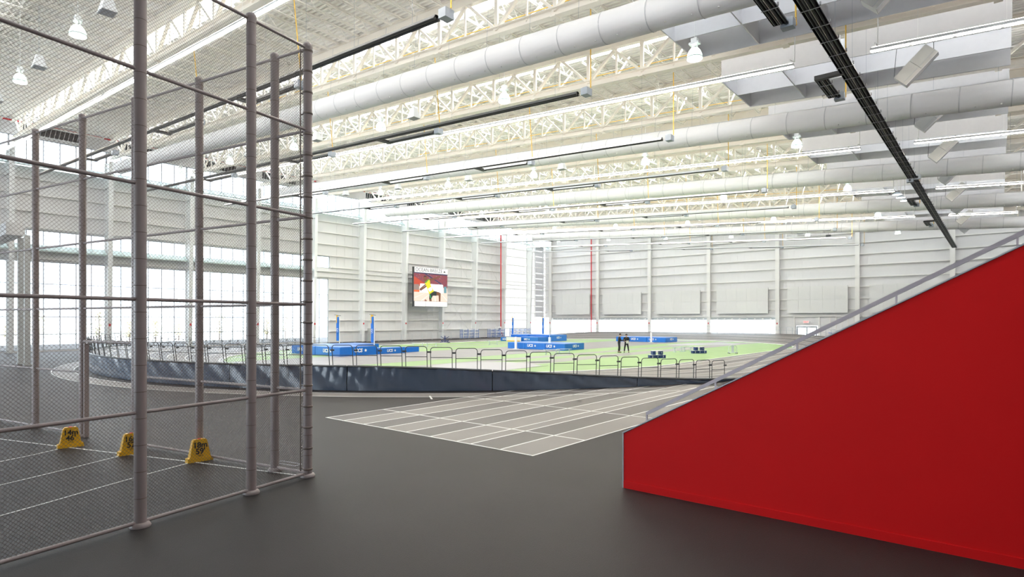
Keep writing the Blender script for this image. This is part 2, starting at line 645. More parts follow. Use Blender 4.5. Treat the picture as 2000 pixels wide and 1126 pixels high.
def window_yz(y0, y1, z0, z1, n, trans=(), x=WX - 0.12, mw=0.07, pane_split=True):
    global wcount
    wcount += 1
    w = bpy.data.objects.new('window_%d' % wcount, None)
    C.objects.link(w)
    w['kind'] = 'structure'
    w.location = (x, y0, z0)
    fr = MB()
    L = y1 - y0; H = z1 - z0
    fr.box(-0.06, 0.06, 0, L, 0, mw).box(-0.06, 0.06, 0, L, H - mw, H)
    fr.box(-0.06, 0.06, 0, mw, 0, H).box(-0.06, 0.06, L - mw, L, 0, H)
    fr.build('window_frame', M_mull, w)
    for k in range(1, n):
        MB().box(-0.05, 0.05, L * k / n - mw / 2, L * k / n + mw / 2, mw, H - mw).build('mullion', M_mull, w)
    for t in trans:
        MB().box(-0.04, 0.05, mw, L - mw, t - z0 - mw / 2, t - z0 + mw / 2).build('transom', M_mull, w)
    pm = None
    for k in range(n):
        if pm is None:
            pm = MB().box(-0.008, 0.008, mw / 2, L / n - mw / 2, mw, H - mw).mesh('pane', M_glass)
        link('pane', pm, w, (0, L * k / n, 0))
    return w


for i in range(len(yy) - 1):
    a0, a1 = yy[i], yy[i + 1]
    if a1 - a0 < 1:
        continue
    n = max(1, round((a1 - a0) / 1.27))
    window_yz(a0, a1, 17.75, 19.95, n)
    if a1 <= 42.7:
        window_yz(a0, a1, 0.15, 8.5, n, (6.4, 3.3, 1.65))
        window_yz(a0, a1, 9.95, 11.4, n)
window_yz(42.6, GY + 0.9, 0.0, 8.5, 2, (6.4, 3.3))
window_yz(42.6, 45.4, 9.95, 11.5, 1)

# steel columns along the left wall
def i_col(h, d0, d1, fw=0.40):
    # tapered built-up column: flange facing +X
    b = MB()
    t = 0.03
    V = []
    for (dz, dd) in ((0, d0), (h, d1)):
        V += [(dd - t, -fw / 2, dz), (dd, -fw / 2, dz), (dd, fw / 2, dz), (dd - t, fw / 2, dz)]
    b.add(V, [(3, 2, 1, 0), (4, 5, 6, 7), (0, 1, 5, 4), (1, 2, 6, 5), (2, 3, 7, 6), (3, 0, 4, 7)])
    web = MB().add([(0, -0.012, 0), (d0 - t, -0.012, 0), (d0 - t, 0.012, 0), (0, 0.012, 0), (0, -0.012, h), (d1 - t, -0.012, h), (d1 - t, 0.012, h), (0, 0.012, h)],
                   [(3, 2, 1, 0), (4, 5, 6, 7), (0, 1, 5, 4), (1, 2, 6, 5), (2, 3, 7, 6), (3, 0, 4, 7)])
    back = MB().box(0, t, -fw / 2, fw / 2, 0, h)
    return b, web, back


cb, cw, ck = i_col(18.7, 0.85, 1.45)
cbm, cwm, ckm = cb.mesh('flange', M_wsteel), cw.mesh('web', M_wsteel), ck.mesh('flange', M_wsteel)
stf = MB().box(0.03, 1.2, -0.2, 0.2, -0.012, 0.012).mesh('stiffener', M_wsteel)
alarm = MB().box(-0.02, 0.08, -0.09, 0.09, -0.12, 0.12).mesh('alarm_box', M_redp)
cdt = MB().tube([(0.02, 0, -2.2), (0.02, 0, -0.12)], 0.02, 5).mesh('conduit', M_wsteel)
LCL = {2: 'behind the near cage corner', }
for i, y in enumerate(TY):
    c = thing('steel_column', 'white tapered steel column on the left wall, %s from the near end' % ORD[i], 'column', (WX, y, 0), group='left wall columns')
    link('flange', cbm, c); link('web', cwm, c); link('flange', ckm, c)
    for z in (8.6, 16.2):
        link('stiffener', stf, c, (0, 0, z))
    if y > 15:
        link('alarm_box', alarm, c, (0.87, 0.0, 2.5)); link('conduit', cdt, c, (0.87, 0, 2.5))

# bracing rods
for k, (ya, yb) in enumerate(((TY[8], TY[9]), (TY[9], TY[10]))):
    br = thing('wall_bracing', 'crossed white bracing rods on the left wall, %s' % ('first bay beyond the screen', 'second bay beyond the screen')[k], 'bracing', (WX + 0.35, ya, 0), group='left wall bracing')
    for z0, z1 in ((0.3, 8.3), (8.7, 16.9)):
        MB().tube([(0, 0.25, z0), (0, yb - ya - 0.25, z1)], 0.025, 5).build('bracing_rod', M_wsteel, br)
        MB().tube([(0.06, 0.25, z1), (0.06, yb - ya - 0.25, z0)], 0.025, 5).build('bracing_rod', M_wsteel, br)
    MB().box(0.1, 0.3, 0.2, yb - ya - 0.2, 8.45, 8.75).build('strut', M_wsteel, br)
    MB().box(0.1, 0.3, 0.2, yb - ya - 0.2, 12.9, 13.1).build('strut', M_wsteel, br)

# louvre stack in the far corner
lv = thing('louvre_stack', 'tall stack of pale grey louvre blades in the far left corner', 'louvre', (WX + 0.3, 90.6, 0))
for k in range(13):
    MB().box(0, 0.08, 0, 2.6, 3.6 + k * 1.07, 3.6 + k * 1.07 + 0.86).build('blade', M_baffle, lv)
for yk in (0.0, 2.55):
    MB().box(-0.28, 0.02, yk, yk + 0.06, 3.5, 17.3).build('frame', M_wsteel, lv)

# vents above the clerestory and the red sprinkler main
for i in range(len(TY) - 1):
    if TY[i] < 3:
        continue
    v = thing('wall_vent', 'dark slatted vent above the high windows, %s bay of the left wall' % ORD[i], 'vent', (WX, TY[i] + 0.9, 20.15), group='vents above the high left windows')
    MB().box(0, 0.06, 0, 4.6, 0, 1.0).build('frame', M_wsteel, v)
    MB().box(0.06, 0.09, 0.1, 4.5, 0.1, 0.9).build('opening', M_vent, v)
    for k in range(12):
        MB().beam((0.12, 0.25 + k * 0.36, 0.1), (0.12, 0.42 + k * 0.36, 0.9), 0.04, 0.03).build('slat', M_wsteel, v)
rp = MB()
rp.tube([(WX + 1.2, -12, 20.9), (WX + 1.2, 92, 20.9)], 0.075, 8)
rpo = rp.build('sprinkler_main', M_redp); tag(rpo, 'long red sprinkler pipe running under the roof beside the left wall', 'pipe')
for nm, lab, p in (('standpipe', 'red riser pipe on the left wall beside the far bracing', (WX + 1.15, 79.4)), ('standpipe', 'red riser pipe on the far wall beside the second column', (-58.4, FY - 0.45))):
    s = MB().tube([(p[0], p[1], 0.6), (p[0], p[1], 7.2), (p[0], p[1] - 0.0, 7.4), (p[0] + 0.0, p[1], 21)], 0.10, 8)
    s.tube([(p[0], p[1], 0.9), (p[0] + 0.5, p[1] - 0.1, 0.3)], 0.06, 6)
    tag(s.build(nm, M_redp), lab, 'pipe')

# ================================================================== far wall
wf = bpy.data.objects.new('wall_back', None); C.objects.link(wf); wf['kind'] = 'structure'
XC = [-67.6, -56.9, -46.5, -36.1, -25.6, -15.1, -4.5, 6.0]
xs = [-69.5] + XC[1:] + [16]
for i in range(len(xs) - 1):
    x0, x1 = xs[i], xs[i + 1]
    zlow = 3.45 if x1 < -25 else 0
    if x0 > -26 and x1 < -14:
        MB().box(x0, -23.15, FY, FY + 0.25, 0, 2.15).build('wall_panel', M_wall, wf)
        MB().box(-20.25, x1, FY, FY + 0.25, 0, 2.15).build('wall_panel', M_wall, wf)
        zlow = 2.15
    MB().box(x0, x1, FY, FY + 0.25, zlow, 22).build('wall_panel', M_wall, wf)
ribf = MB().box(-0.02, 0.02, -0.012, 0, 3.5, 18.5).mesh('siding_joint', M_wall)
x = -68.5
while x < 14:
    link('siding_joint', ribf, wf, (x, FY, 0))
    x += 1.05
for z in (3.5, 4.55, 6.0, 7.65, 8.95, 10.65, 12.15, 13.75, 15.2, 16.7):
    for i in range(len(xs) - 1):
        MB().box(xs[i] + 0.15, xs[i + 1] - 0.15, FY - 0.2, FY, z - 0.03, z + 0.11).build('girt', M_girt, wf)
MB().box(-25.4, -15.2, FY - 0.15, FY, 0.0, 0.15).build('girt', M_girt, wf)

for i, x in enumerate(XC):
    c = thing('wall_column', 'cream steel column on the far wall, %s from the left corner' % ORD[i], 'column', (x, FY, 0), group='far wall columns')
    h = Zb(x) + 2.0
    MB().box(-0.28, 0.28, -0.80, -0.76, 0, h).build('flange', M_girt, c)
    MB().box(-0.015, 0.015, -0.76, 0, 0, h).build('web', M_girt, c)
    MB().box(-0.06, 0.06, -0.9, -0.81, 2.35, 2.6).build('alarm_box', M_redp, c)
# glass band under the panels
for i in range(4):
    x0, x1 = XC[i], XC[i + 1]
    wcount += 1
    w = bpy.data.objects.new('window_%d' % wcount, None); C.objects.link(w); w['kind'] = 'structure'
    w.location = (x0, FY + 0.1, 0)
    L = x1 - x0
    n = 9
    MB().box(0, L, -0.06, 0.06, 0, 0.1).box(0, L, -0.06, 0.06, 3.0, 3.45).build('window_frame', M_wsteel, w)
    me1 = MB().box(-0.02, 0.02, -0.04, 0.04, 0.1, 3.0).mesh('mullion', M_wsteel)
    pm = MB().box(0.02, L / n - 0.02, -0.008, 0.008, 0.1, 3.0).mesh('pane', M_glass)
    gm = MB().box(0.12, L / n - 0.12, -0.075, -0.06, 3.14, 3.27).mesh('vent_slot', M_mull)
    for k in range(n):
        if k:
            link('mullion', me1, w, (L * k / n, 0, 0))
        link('pane', pm, w, (L * k / n, 0, 0)); link('vent_slot', gm, w, (L * k / n, 0, 0))
    MB().box(0.1, L - 0.1, -0.03, 0.03, 1.05, 1.09).build('transom', M_wsteel, w)
# white acoustic panels on the far wall
AP = [(-66.4, -58.7), (-55.9, -48.2), (-45.4, -37.6), (-34.9, -27.0), (-24.3, -16.3), (-13.7, -5.6)]
for i, (x0, x1) in enumerate(AP):
    t = thing('acoustic_panel', 'large blank off-white panel mounted on the far wall, %s from the left corner' % ORD[i], 'panel', (x0, FY - 0.55, 4.02), group='white panels on the far wall')
    L = x1 - x0
    for k in range(5):
        for j in range(2):
            MB().box(L * k / 5 + 0.003, L * (k + 1) / 5 - 0.003, 0, 0.12, j * 1.95 + 0.003, j * 1.95 + 1.944).build('board', M_ap, t)
    MB().box(0.3, L - 0.3, 0.12, 0.35, 0.5, 0.6).build('mounting_rail', M_girt, t)
# door
d = bpy.data.objects.new('door_1', None); C.objects.link(d); d['kind'] = 'structure'; d.location = (-23.1, FY, 0)
MB().box(0, 2.8, -0.08, 0.1, 2.0, 2.12).box(0, 0.1, -0.08, 0.1, 0, 2.0).box(2.7, 2.8, -0.08, 0.1, 0, 2.0).build('door_frame', M_mull, d)
for k in (0, 1):
    x0 = 0.1 + k * 1.31
    MB().box(x0, x0 + 0.1, -0.04, 0.04, 0, 2).box(x0 + 1.19, x0 + 1.29, -0.04, 0.04, 0, 2).box(x0 + 0.1, x0 + 1.19, -0.04, 0.04, 0, 0.2).box(x0 + 0.1, x0 + 1.19, -0.04, 0.04, 1.88, 2).build('door_leaf', M_mull, d)
    MB().box(x0 + 0.1, x0 + 1.19, -0.01, 0.01, 0.2, 1.88).build('pane', M_glass, d)
    MB().box(x0 + 0.1, x0 + 1.19, -0.09, -0.06, 0.95, 1.02).build('push_bar', M_alu, d)
MB().box(-0.35, -0.2, -0.15, 0, 0, 3.45).box(3.0, 3.15, -0.15, 0, 0, 3.45).build('door_post', M_girt, d)
ex = thing('exit_sign', 'red lit EXIT sign above the double door in the far wall', 'exit sign', (-21.75, FY - 0.2, 2.7))
MB().box(-0.42, 0.42, 0, 0.08, -0.17, 0.17).build('sign_case', M_white, ex)
text_mesh('sign_lettering', 'EXIT', 0.34, M_exit, ex, Matrix.Translation((0, -0.01, 0)) @ Matrix.Rotation(PI / 2, 4, 'X'))
# pipes near the far door
pg = thing('pipe_rack', 'row of thin vertical pipes with blue valves on the far wall right of the door', 'pipes', (-18.6, FY - 0.15, 0))
for k in range(7):
    MB().tube([(k * 0.75, 0, 0.6), (k * 0.75, 0, 3.45)], 0.03, 6).build('pipe', M_steel, pg)
    if k % 2 == 0:
        MB().box(k * 0.75 - 0.2, k * 0.75 + 0.2, -0.06, 0.06, 1.1, 1.2).build('valve', M_blue, pg)
hs = thing('wall_hoist', 'small metal hoist arm hanging near the top of the far wall', 'hoist', (-21.5, 90.5, 14.9))
MB().tube([(-2.1, 0, 2.6), (-2.1, 0, -0.3)], 0.09, 6).build('hanger', M_wsteel, hs)
MB().beam((-2.1, 0, 0), (1.7, 0, 0.3), 0.15, 0.12).build('arm', M_wsteel, hs)
MB().box(-0.6, 0.2, -0.25, 0.25, 0.3, 0.8).build('motor', M_grey, hs)
MB().box(3.1, 3.7, -0.1, 0.1, -0.4, -0.15).build('camera_head', M_dark, hs)
MB().tube([(-2.1, 0, 0.2), (3.1, 0, -0.25)], 0.02, 4).tube([(3.4, 0, -0.2), (3.4, 0, 1.4)], 0.015, 4).build('cable', M_dark, hs)

# near walls outside the picture
wr = MB().box(15.7, 16, -16, 97, 0, 17).build('wall_right', M_wall, kind='structure')
wn_ = MB().box(-69.5, 16, -16.3, -16, 7.0, 21).box(-13, 16, -16.3, -16, 0, 7).box(-69.5, -3, -16.3, -16, 0, 0.2).build('wall_front', M_wall, kind='structure')
wcount += 1
w = bpy.data.objects.new('window_%d' % wcount, None); C.objects.link(w); w['kind'] = 'structure'; w.location = (-69.0, -16.15, 0.2)
MB().box(0, 56, -0.06, 0.06, 0, 0.08).box(0, 56, -0.06, 0.06, 6.72, 6.8).box(0, 56, -0.05, 0.05, 2.6, 2.68).build('window_frame', M_mull, w)
fm = MB().box(-0.035, 0.035, -0.06, 0.06, 0.08, 6.72).mesh('mullion', M_mull)
pf_ = MB().box(0.03, 1.97, -0.008, 0.008, 0.08, 6.72).mesh('pane', M_glass)
for k in range(28):
    link('mullion', fm, w, (2.0 * k, 0, 0)); link('pane', pf_, w, (2.0 * k, 0, 0))
# unseen gallery over the camera, slab and dark wall shaped to shade the floor
gs = MB().box(-1.2, 16, -16, 3.7, 5.0, 5.4).build('gallery_shade_slab', M_wall, kind='structure')
MB().box(0.75, 0.95, -16, 6.5, 0, 5.0).build('wall_gallery_shade', M_grille, kind='structure')


# ================================================================== roof
ceil = bpy.data.objects.new('ceiling', None); C.objects.link(ceil); ceil['kind'] = 'structure'


def deck_bay(y0, y1):
    # corrugated sheet, ribs along X, following the roof slope
    b = MB()
    p = 0.27
    n = max(1, round((y1 - y0) / p))
    prof = []
    for k in range(n):
        ya = y0 + (y1 - y0) * k / n
        w = (y1 - y0) / n
        prof += [(ya, 0), (ya + w * 0.42, 0), (ya + w * 0.50, 0.095), (ya + w * 0.92, 0.095)]
    prof.append((y1, 0))
    V = []
    for yv, zv in prof:
        V.append((XL - 1.2, yv, Zb(XL - 1.2) + DK + zv)); V.append((16, yv, Zb(16) + DK + zv))
    m = len(prof)
    Fc = [(2 * i, 2 * i + 1, 2 * i + 3, 2 * i + 2) for i in range(m - 1)]
    b.add(V, Fc)
    b.add([(XL - 1.2, y0, Zb(XL - 1.2) + DK + 0.13), (16, y0, Zb(16) + DK + 0.13), (16, y1, Zb(16) + DK + 0.13), (XL - 1.2, y1, Zb(XL - 1.2) + DK + 0.13)], [(0, 1, 2, 3)])
    return b.build('roof_deck', M_deck, ceil)


SK0, SK1 = 0.45, 1.75
prev = -16.0
for y in TY:
    deck_bay(prev, y + SK0)
    prev = y + SK1
deck_bay(prev, 97)
for i, y in enumerate(TY):
    wcount += 1
    w = bpy.data.objects.new('window_%d' % wcount, None); C.objects.link(w); w['kind'] = 'structure'
    n = 14
    x0, x1 = -67.5, 9.0 if i < 4 else 9.0
    for k in range(n):
        a0 = x0 + (x1 - x0) * k / n + 0.06; a1 = x0 + (x1 - x0) * (k + 1) / n - 0.06
        V = [(a0, y + SK0, Zb(a0) + DK + 0.22), (a1, y + SK0, Zb(a1) + DK + 0.22), (a1, y + SK1, Zb(a1) + DK + 0.22), (a0, y + SK1, Zb(a0) + DK + 0.22)]
        V += [(p[0], p[1], p[2] + 0.03) for p in V]
        MB().add(V, [(3, 2, 1, 0), (4, 5, 6, 7), (0, 1, 5, 4), (1, 2, 6, 5), (2, 3, 7, 6), (3, 0, 4, 7)]).build('skylight_pane', M_sky, w)
    fr = MB()
    for yy_ in (y + SK0, y + SK1):
        fr.beam((XL - 1.2, yy_, Zb(XL - 1.2) + DK + 0.16), (16, yy_, Zb(16) + DK + 0.16), 0.05, 0.34)
    for k in range(n + 1):
        a0 = x0 + (x1 - x0) * k / n
        fr.beam((a0, y + SK0, Zb(a0) + DK + 0.2), (a0, y + SK1, Zb(a0) + DK + 0.2), 0.12, 0.08)
    for e0, e1 in ((XL - 1.2, x0), (x1, 16)):
        fr.add([(e0, y + SK0, Zb(e0) + DK + 0.2), (e1, y + SK0, Zb(e1) + DK + 0.2), (e1, y + SK1, Zb(e1) + DK + 0.2), (e0, y + SK1, Zb(e0) + DK + 0.2)], [(0, 1, 2, 3)])
    fr.build('window_frame', M_wsteel, w)

# bar joists spanning from truss to truss
JS = 1.83
JD = 0.62


def joist_mb(L):
    b = MB()
    for s_ in (-0.055, 0.055):
        b.box(s_ - 0.022, s_ + 0.022, -0.1, L + 0.1, -0.07, 0.0)
        b.box(s_ - 0.022, s_ + 0.022, 0.75, L - 0.75, -JD, -JD + 0.06)
    n = 12
    y0, y1 = 0.75, L - 0.75
    b.beam((0, 0.05, -0.05), (0, y0 + 0.1, -JD + 0.03), 0.05, 0.05)
    b.beam((0, L - 0.05, -0.05), (0, y1 - 0.1, -JD + 0.03), 0.05, 0.05)
    for k in range(n):
        ya = y0 + (y1 - y0) * k / n; yb = y0 + (y1 - y0) * (k + 1) / n
        if k % 2 == 0:
            b.beam((0, ya, -JD + 0.03), (0, yb, -0.04), 0.035, 0.035)
        else:
            b.beam((0, ya, -0.04), (0, yb, -JD + 0.03), 0.035, 0.035)
    return b


jm = joist_mb(BAY).mesh('joist', M_joist)
cnt = 0
rest = []
xsj = []
x = -67.5
while x < 9.5:
    xsj.append(x); x += JS
cand = []
for i in range(-1, len(TY)):
    yb0 = TY[0] - BAY if i < 0 else TY[i]
    for x in xsj:
        D = -math.sin(TH) * x + math.cos(TH) * (yb0 + 3)
        cand.append((abs(D) if D > 0 else 999, x, yb0))
cand.sort()
for k, (D, x, y0) in enumerate(cand):
    if k < 298:
        link('joist', jm, ceil, (x, y0, Zb(x) + DK))
    else:
        rest.append((x, y0))
b = MB()
jb = joist_mb(BAY)
for x, y0 in rest:
    z = Zb(x) + DK
    b.add([(p[0] + x, p[1] + y0, p[2] + z) for p in jb.v], jb.f)
b.build('joist', M_joist, ceil, kind='stuff')
# bridging lines between joists
for i in range(len(TY)):
    for off in (2.6, 5.1):
        yb = TY[i] + off
        MB().tube([(XL, yb, Zb(XL) + DK - JD + 0.02), (10, yb, Zb(10) + DK - JD + 0.02)], 0.016, 4).tube([(XL, yb, Zb(XL) + DK - 0.1), (10, yb, Zb(10) + DK - 0.1)], 0.016, 4).build('bridging', M_joist, ceil)

# ------------------------------------------------------------------ trusses
nodes = []
x = 10.0 - 0.35
xa = -3.55
while xa > -67:
    nodes.append(xa)
    xa -= 3.6 if (len(nodes) % 2) else 3.22
nodes = [6.5, 3.2, 0.0] + [-3.6, -7.15, -10.35, -14.0, -17.2, -20.85, -24.05, -27.7, -30.95, -34.5, -37.75, -41.3, -44.6, -48.2, -51.4, -55.0, -58.2, -61.8, -65.0]
TC = 2.05   # top chord centre above bottom chord underside


def tri_mb(dx):
    b = MB()
    b.beam((0, 0, 0.28), (dx, 0, 0.28 + SL * dx + TC - 0.38), 0.13, 0.13, up=(0, 1, 0))
    return b


diag_me = {}


def diag(dx):
    k = round(dx, 3)
    if k not in diag_me:
        b = MB().beam((0, 0, 0.25), (dx, 0, TC - 0.22 + SL * dx), 0.12, 0.15, up=(0, 1, 0))
        diag_me[k] = b.mesh('diagonal', M_steel)
    return diag_me[k]


vert_me = MB().box(-0.09, 0.09, -0.06, 0.06, 0.25, TC - 0.2).mesh('vertical', M_steel)
gus_me = MB().box(-0.22, 0.22, -0.012, 0.012, 0.25, 0.55).mesh('gusset', M_steel)
clip_me = MB().box(-0.13, 0.13, -0.21, 0.21, -0.05, 0.0).mesh('splice_plate', M_steel)
kick_me = MB().beam((0, -0.02, 0.2), (0.0, 1.45, TC - 0.25), 0.07, 0.07).mesh('kicker', M_steel)


def ibeam_x(x0, x1, z0, z1, fw, tf=0.03, tw=0.02):
    b = MB()
    for za, zb2, w in ((z0, z0 + tf, fw), (z1 - tf, z1, fw), (z0 + tf, z1 - tf, tw)):
        V = [(x0, -w / 2, za + SL * x0), (x1, -w / 2, za + SL * x1), (x1, w / 2, za + SL * x1), (x0, w / 2, za + SL * x0),
             (x0, -w / 2, zb2 + SL * x0), (x1, -w / 2, zb2 + SL * x1), (x1, w / 2, zb2 + SL * x1), (x0, w / 2, zb2 + SL * x0)]
        b.add(V, [(3, 2, 1, 0), (4, 5, 6, 7), (0, 1, 5, 4), (1, 2, 6, 5), (2, 3, 7, 6), (3, 0, 4, 7)])
    return b


bc_me = ibeam_x(XL + 0.7, 15.5, 0, 0.34, 0.34).mesh('bottom_chord', M_steel)
tc_me = ibeam_x(XL + 0.3, 15.5, TC - 0.26, TC + 0.27, 0.26, 0.03).mesh('top_chord', M_steel)
for i, y in enumerate(TY):
    t = thing('roof_truss', 'long cream steel roof truss, %s from the near end of the hall' % ORD[i], 'truss', (0, y, 14.5), group='roof trusses')
    link('bottom_chord', bc_me, t); link('top_chord', tc_me, t)
    for k, x in enumerate(nodes):
        o = (x, 0, SL * x)
        link('vertical', vert_me, t, o)
        if k % 2 == 0:
            link('splice_plate', clip_me, t, o)
        for dx in (-1.75, 1.75):
            link('diagonal', diag(dx), t, o)
        link('kicker', kick_me, t, (x + 1.7, 0, SL * (x + 1.7)))
        mid = x + 1.72
        if k:
            link('hanger', vert_me, t, (mid, 0, SL * mid)).scale = (0.5, 0.6, 1)

# ------------------------------------------------------------------ fabric ducts
DUCT_ROWS = [TY[2] - 0.45, TY[4] - 0.35, TY[6] - 0.35, TY[8] - 0.35, TY[10] - 0.35]
seam = MB().lathe([(0.592, -0.02), (0.60, 0.0), (0.592, 0.02)], 20).mesh('seam', M_baffle)
seam.transform(Matrix.Rotation(PI / 2 + math.atan(-SL), 4, 'Y'))
noz = MB().lathe([(0.0, 0.03), (0.03, 0.025), (0.035, 0.0)], 8)
for i, y in enumerate(DUCT_ROWS):
    d = thing('fabric_duct', 'round white fabric air duct under the roof, %s from the near end' % ORD[i], 'duct', (0, y, 14.5 - 1.28), group='fabric ducts')
    x0, x1 = (-64.0 + i * 0.6, 13.0)
    b = MB()
    n = 22
    V = []; Fc = []
    nx = 300
    for k in range(nx + 1):
        xx = x0 + (x1 - x0) * k / nx
        s = math.sin(PI * ((xx / 1.87) % 1.0))
        for j in range(n):
            a = 2 * PI * j / n
            r = 0.58 * (1 - 0.018 * s * (0.5 + 0.5 * math.cos(a)))
            if xx > -12:
                r *= 1 + 0.02 * math.sin(a * 3 + xx * 1.1)
            V.append((xx, r * math.sin(a), SL * xx + r * math.cos(a)))
    for k in range(nx):
        for j in range(n):
            p = k * n + j; q = k * n + (j + 1) % n
            Fc.append((p, p + n, q + n, q))
    b.add(V, Fc, True)
    b.add(V[:n], [tuple(range(n))])
    b.build('duct_sleeve', M_duct, d)
    xx = x0 + 0.3
    while xx < x1:
        link('seam', seam, d, (xx, 0, SL * xx))
        xx += 1.87
    MB().beam((x0, 0, 0.62 + SL * x0), (x1, 0, 0.62 + SL * x1), 0.03, 0.035).build('track_rail', M_baffle, d)
    h = MB()
    xx = x0 + 1
    while xx < x1:
        h.tube([(xx, 0, 0.62 + SL * xx), (xx, 0.2, 3.4 + SL * xx)], 0.006, 3)
        xx += 2.4
    h.build('hanger_wire', M_grey, d, kind='stuff')
    nz = MB()
    xx = x0 + 1.2
    while xx < x1:
        a = math.radians(-118)
        nz.lathe([(0.0, 0.02), (0.028, 0.015), (0.032, -0.02)], 8, (xx, 0.58 * math.cos(a), SL * xx + 0.58 * math.sin(a) - 0.0))
        xx += 0.93
    nz.build('air_nozzle', M_girt, d, kind='stuff')

# ------------------------------------------------------------------ linear lights
tube_me = None
LROW = [10.9, 26.1, 41.3, 56.6, 71.9]
LZ = 13.02 - 14.5


def linear(x0, x1, y, label, grp):
    global tube_me
    t = thing('linear_light', label, 'light', (0, y, 14.5 + LZ), group=grp)
    b = MB()
    V = [(x0, -0.05, 0.12 + SL * x0), (x0, 0.05, 0.12 + SL * x0), (x0, 0.10, 0.0 + SL * x0), (x0, -0.10, 0.0 + SL * x0),
         (x1, -0.05, 0.12 + SL * x1), (x1, 0.05, 0.12 + SL * x1), (x1, 0.10, 0.0 + SL * x1), (x1, -0.10, 0.0 + SL * x1)]
    b.add(V, [(0, 1, 2, 3), (7, 6, 5, 4), (0, 4, 5, 1), (1, 5, 6, 2), (2, 6, 7, 3), (3, 7, 4, 0)])
    b.build('housing', M_baffle, t)
    n = max(1, round((x1 - x0) / 1.25))
    L = (x1 - x0) / n
    if tube_me is None:
        Lt = 1.21
        V = [(0, -0.06, -0.035), (0, 0.06, -0.035), (0, 0.075, 0.0), (0, -0.075, 0.0)]
        V += [(Lt, p[1], p[2] + SL * Lt) for p in V]
        tube_me = MB().add(V, [(3, 2, 1, 0), (4, 5, 6, 7), (0, 1, 5, 4), (1, 2, 6, 5), (2, 3, 7, 6), (3, 0, 4, 7)]).mesh('diffuser', M_tube)
    for k in range(n):
        xx = x0 + L * k + 0.02
        link('diffuser', tube_me, t, (xx, 0, SL * xx - 0.002))
    V = [(x0 + 0.05, -0.04, 0.123 + SL * x0), (x0 + 0.05, 0.04, 0.123 + SL * x0), (x1 - 0.05, 0.04, 0.123 + SL * x1), (x1 - 0.05, -0.04, 0.123 + SL * x1)]
    MB().add([(p[0], p[1], p[2]) for p in V] + [(p[0], p[1], p[2] + 0.02) for p in V], [(0, 1, 2, 3), (7, 6, 5, 4), (0, 4, 5, 1), (1, 5, 6, 2), (2, 6, 7, 3), (3, 7, 4, 0)]).build('ceiling_fill_strip', M_ceil_fill, t)  # added glowing strip hidden on the housing to brighten the roof
    h = MB()
    for xx in (x0 + 0.15, x1 - 0.15):
        h.tube([(xx, 0, 0.12 + SL * xx), (xx, 0.0, 0.3 + SL * xx), (xx, 0.7, 0.45 + SL * xx), (xx, 0.75, 1.6 + SL * xx)], 0.022, 5)
    xx = x0 + 1.5
    while xx < x1 - 1:
        h.tube([(xx, 0, 0.12 + SL * xx), (xx, 0, 3.95 + SL * xx)], 0.006, 3)
        xx += 2.5
    h.build('hanger', M_wsteel, t)


for i, y in enumerate(LROW):
    linear(-64.0, -6.5, y, 'long glowing linear light, %s row from the near end' % ORD[i], 'long linear lights')
    if i:
        linear(-3.78, 1.45, y, 'short glowing linear light right of the black heater, %s from the near end' % ORD[i - 1], 'short linear lights')

# ------------------------------------------------------------------ pendant lamps
lampA = None
PEND = []
for r, y in enumerate((7.2, 22.4, 37.6, 52.8, 68.0, 83.0)):
    for c, x in enumerate((-9.2, -19.0, -28.8, -38.6, -48.4, -58.2)):
        if r == 0 and c < 2:
            continue
        if r == 0:
            x2 = x - 0.0
        lab = 'lit bell-shaped pendant lamp, %s row from the near end, %s from the right' % (ORD[r], ORD[c])
        if lampA is None:
            t = thing('pendant_lamp', lab, 'lamp', (0, 0, 0), group='pendant lamps')
            MB().lathe([(0.06, 0.45), (0.15, 0.40), (0.23, 0.30), (0.28, 0.17), (0.30, 0.04), (0.30, 0.0), (0.285, 0.0)], 20).build('shade', M_lampsh, t)
            MB().lathe([(0.0, 0.03), (0.27, 0.0), (0.285, -0.02), (0.0, -0.03)], 20).build('lens', M_lampin, t)
            MB().lathe([(0.302, 0.03), (0.312, 0.045), (0.302, 0.06)], 20).build('rim', M_mull, t)
            MB().box(-0.2, 0.2, -0.12, 0.12, 0.56, 0.64).box(-0.12, 0.12, -0.1, 0.1, 0.64, 0.80).box(-0.12, -0.08, -0.03, 0.03, 0.40, 0.56).box(0.08, 0.12, -0.03, 0.03, 0.40, 0.56).build('ballast', M_wsteel, t)
            MB().tube([(0, 0, 0.80), (0, 0, 4.3)], 0.012, 4).build('cable', M_wsteel, t)
            lampA = t
        else:
            t = copy_tree(lampA)
            t['label'] = lab
        t.location = (x, y, 12.9 + SL * x - 0.25)

